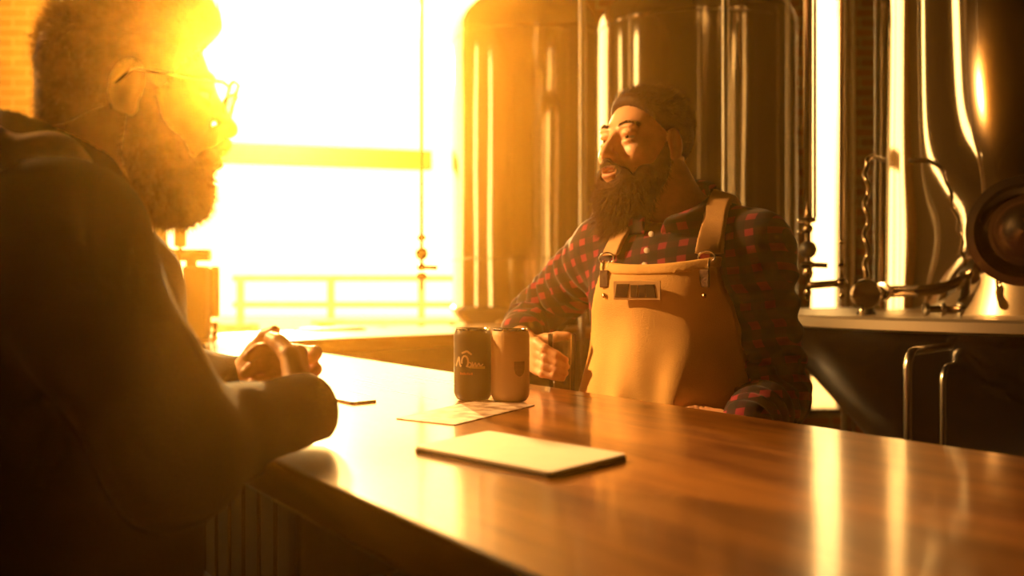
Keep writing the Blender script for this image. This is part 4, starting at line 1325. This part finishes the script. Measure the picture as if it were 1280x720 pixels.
# ------------------------------------------------------------------ hanging pipes and valves
def vpipe(px, D, r, z0, z1, label, group=None, rings=()):
    q = P(px, 361, D)
    root = empty('steel_pipe', (q[0], q[1], z0), label, 'pipe', group)
    MB().tube([(q[0], q[1], z0), (q[0], q[1], z1)], r, 20).build('tube', M['pipe'], root, smooth=60)
    for z in rings: MB().lathe((q[0], q[1], z), [(r, -.012), (r * 1.7, -.010), (r * 1.7, .010), (r, .012)], 24).build('flange', M['pipe'], root, smooth=40)
    return root, q
vpipe(728.5, 4.3, .0150, 0, ZC, 'upright steel pipe in front of the gap between leftmost and middle tanks', rings=(3.2,))
vpipe(907, 3.15, .0105, 0, ZC, "upright steel pipe behind the standing person's shoulder, right of the head", rings=(2.9,))
vpipe(1056, 4.9, .019, 0, ZC, 'upright steel pipe just right of the narrow bright window')
vpipe(1066, 4.3, .013, 0, ZC, 'thin upright steel pipe nearest the left side of the large tank')
vpipe(985, 3.85, .010, 0, ZC, 'dull upright pipe at the right edge of the middle tank')
# sample line by the window
q = P(527, 300, 3.5); r = empty('sample_pipe', (q[0], q[1], 1.30), 'thin pipe with small valves hanging in front of the bright window', 'pipe')
MB().tube([(q[0], q[1], 1.345), (q[0], q[1], ZC)], .0055, 14).build('tube', M['valve'], r, smooth=180)
z = lambda y, D=3.5: CAM_Z - (y - 361) / FPX * D
def knuckle(parent, x, y, zc, rr, h, name='valve_body', m_='valve'):
    return MB().lathe((x, y, zc), [(rr * .45, -h), (rr * .8, -h * .7), (rr, 0), (rr * .8, h * .7), (rr * .45, h)], 24).build(name, M[m_], parent, smooth=60)
knuckle(r, q[0], q[1], z(297), .015, .010, 'collar'); vb = knuckle(r, q[0], q[1], z(317), .022, .020)
knuckle(r, q[0], q[1], z(334), .015, .012, 'collar'); knuckle(r, q[0], q[1], z(345), .019, .012, 'outlet')
MB().tube([(q[0] - .015, q[1], z(334)), (q[0] + .055, q[1], z(334) - .002)], .0070, 12).build('lever', M['valve'], vb, smooth=180)
MB().tube([(q[0], q[1], z(345)), (q[0], q[1], z(362))], .0040, 12).build('spout', M['valve'], r, smooth=180)
# manifold right of the barman
D = 2.72; q = P(1010, 300, D); r = empty('pipe_manifold', (q[0], q[1], 1.24), "pipe manifold with black valves hanging at the standing person's shoulder", 'pipe manifold')
zz = lambda y: CAM_Z - (y - 361) / FPX * D
MB().tube([(q[0], q[1], zz(272)), (q[0], q[1], ZC)], .0120, 20).build('tube', M['pipe'], r, smooth=180)
MB().tube([(q[0] + .022, q[1] + .01, zz(272)), (q[0] + .022, q[1] + .01, ZC)], .0045, 12).build('thin_tube', M['pipe'], r, smooth=180)
for y, rr, h, mm in ((275, .023, .008, 'valve'), (286, .014, .012, 'valve'), (312, .024, .022, 'rubber'), (331, .021, .010, 'valve'), (341, .014, .018, 'valve'), (366, .010, .014, 'valve')):
    knuckle(r, q[0], q[1], zz(y), rr, h, 'valve_body' if mm == 'rubber' else 'union', mm)
MB().tube([(q[0], q[1], zz(270)), (q[0], q[1], zz(375))], .0075, 16).build('stem', M['valve'], r, smooth=180)
MB().tube([(q[0] + .01, q[1], zz(331)), (q[0] + .050, q[1] - .01, zz(332))], .007, 12).build('lever', M['rubber'], r, smooth=180)
MB().tube([(q[0], q[1], zz(357)), (q[0] + .085, q[1], zz(354))], .0100, 16).build('cross_pipe', M['valve'], r, smooth=180)
x2 = q[0] + .092
MB().tube([(x2, q[1], zz(368)), (x2, q[1], ZC)], .0065, 16).build('thin_tube', M['pipe'], r, smooth=180)
for y, rr, h in ((303, .008, .008), (332, .011, .006), (354, .016, .014), (370, .008, .010)): knuckle(r, x2, q[1], zz(y), rr, h, 'union')
for y in (276, 290): MB().tube([(q[0] - .03, q[1], zz(y)), (q[0], q[1], zz(y))], .0055, 10).build('screw', M['pipe'], r, smooth=180)

# ------------------------------------------------------------------ stool under the drinker
sc_ = np.array([-.603, 1.145]); r = empty('bar_stool', (*sc_, 0), 'dark bar stool carrying the seated person at near side of the bar', 'bar stool')
MB().lathe((*sc_, 0), [(0, .585), (.14, .585), (.160, .600), (.165, .625), (.150, .642), (.0, .640)], 64).build('seat', M['leather'], r, smooth=50)
for k in range(4):
    a = math.radians(90 * k + 32)
    MB().tube([(sc_[0] + .285 * math.cos(a), sc_[1] + .285 * math.sin(a), 0.012), (sc_[0] + .13 * math.cos(a), sc_[1] + .12 * math.sin(a), .59)], .013, 14).build('leg', M['black_frame'], r, smooth=60)
MB().tube([(sc_[0] + .225 * math.cos(a), sc_[1] + .225 * math.sin(a), .235) for a in np.linspace(0, 2 * math.pi, 49)[:-1]], .011, 12, closed=True).build('foot_ring', M['black_frame'], r, smooth=180)

# ================================================================== light, air, camera
make_barman()
make_drinker()

HAZE = .044; HAZE_G = .94; SPOT = 820
hm = bpy.data.materials.new('lens_glare_haze'); hm.use_nodes = True; nt = hm.node_tree; nt.nodes.clear()
ou = nt.nodes.new('ShaderNodeOutputMaterial'); vs = nt.nodes.new('ShaderNodeVolumeScatter')
vs.inputs['Color'].default_value = (1, .56, .10, 1); vs.inputs['Anisotropy'].default_value = HAZE_G
tc = nt.nodes.new('ShaderNodeTexCoord'); sp = nt.nodes.new('ShaderNodeSeparateXYZ'); nt.links.new(tc.outputs['Object'], sp.inputs[0])
def ramp(ch, a0, a1, v0, v1):
    r = nt.nodes.new('ShaderNodeMapRange'); r.interpolation_type = 'SMOOTHSTEP'
    for i, v in enumerate((a0, a1, v0, v1)): r.inputs[i + 1].default_value = v
    nt.links.new(sp.outputs[ch], r.inputs[0]); return r
rx = ramp('X', -.05, .60, 1., .10); ry = ramp('Y', 1.5, 3.2, 1., .34)     # haze volume added to imitate lens glare, densest near the drinker
mu = nt.nodes.new('ShaderNodeMath'); mu.operation = 'MULTIPLY'; nt.links.new(rx.outputs[0], mu.inputs[0]); nt.links.new(ry.outputs[0], mu.inputs[1])
m2 = nt.nodes.new('ShaderNodeMath'); m2.operation = 'MULTIPLY'; m2.inputs[1].default_value = HAZE; nt.links.new(mu.outputs[0], m2.inputs[0])
nt.links.new(m2.outputs[0], vs.inputs['Density'])
nt.links.new(vs.outputs[0], ou.inputs['Volume'])
o = MB().box(((X0 + X1) / 2, (Y0 + Y1) / 2, 2.25), (X1 - X0 + 1., Y1 - Y0 + 1., 5.3)).build('glare_haze', hm, smooth=None); o['kind'] = 'stuff'

w = bpy.data.worlds.new('evening_sky'); bpy.context.scene.world = w; w.use_nodes = True
bg = w.node_tree.nodes['Background']; bg.inputs[0].default_value = (1., .56, .17, 1); bg.inputs[1].default_value = 7.
sun = bpy.data.lights.new('low_sun', 'SUN'); sun.energy = 11; sun.color = (1., .52, .15); sun.angle = math.radians(2.0)
so = bpy.data.objects.new('low_sun', sun); COL.objects.link(so)
sd_ = Vector(((332 - 640) / FPX, 1, (361 - 78) / FPX)).normalized()
so.location = sd_ * 20; so.rotation_euler = sd_.to_track_quat('Z', 'Y').to_euler()

# added key light, out of view, aimed at the barman
sl = np.array([-2.10, 2.42, 2.45]); tg = np.array([.28, 1.85, 1.36]); dv = (tg - sl) / np.linalg.norm(tg - sl)
r = empty('added_key_light', (sl[0], sl[1], sl[2]), 'added key light in a small black housing, hung on a rod out of view', 'added light')
MB().tube([(sl[0], sl[1], sl[2] + .04), (sl[0], sl[1], ZC)], .008, 12).build('rod', M['black_frame'], r, smooth=60)
MB().lathe(sl - dv * .13, [(0, 0), (.04, .0), (.045, .01), (.045, .15), (.042, .15), (.040, .09), (0, .09)], 32, axis=dv).build('housing', M['black_frame'], r, smooth=40)
lamp = bpy.data.lights.new('added_key_lamp', 'SPOT'); lamp.energy = SPOT; lamp.color = (1., .50, .14); lamp.spot_size = math.radians(60); lamp.spot_blend = .9; lamp.shadow_soft_size = .035
lo = bpy.data.objects.new('added_key_lamp', lamp); COL.objects.link(lo); lo.location = sl + dv * .03; lo.rotation_euler = Vector(dv).to_track_quat('-Z', 'Y').to_euler()

cam = bpy.data.cameras.new('camera'); co_ = bpy.data.objects.new('camera', cam); COL.objects.link(co_)
cam.lens = 35; cam.sensor_width = 36; cam.clip_start = .02
co_.location = (0, 0, CAM_Z); co_.rotation_euler = (math.radians(90), 0, 0)
cam.shift_y = 1 / 1280
cam.dof.use_dof = True; cam.dof.focus_distance = 1.72; cam.dof.aperture_fstop = 2.8
sc = bpy.context.scene; sc.camera = co_
sc.view_settings.view_transform = 'Standard'; sc.view_settings.look = 'None'; sc.view_settings.exposure = 0; sc.view_settings.gamma = 1
sc.view_settings.use_curve_mapping = False
sc.cycles.use_denoising = True
sc.cycles.max_bounces = 10; sc.cycles.transparent_max_bounces = 16; sc.cycles.volume_bounces = 1
sc.cycles.sample_clamp_indirect = 20
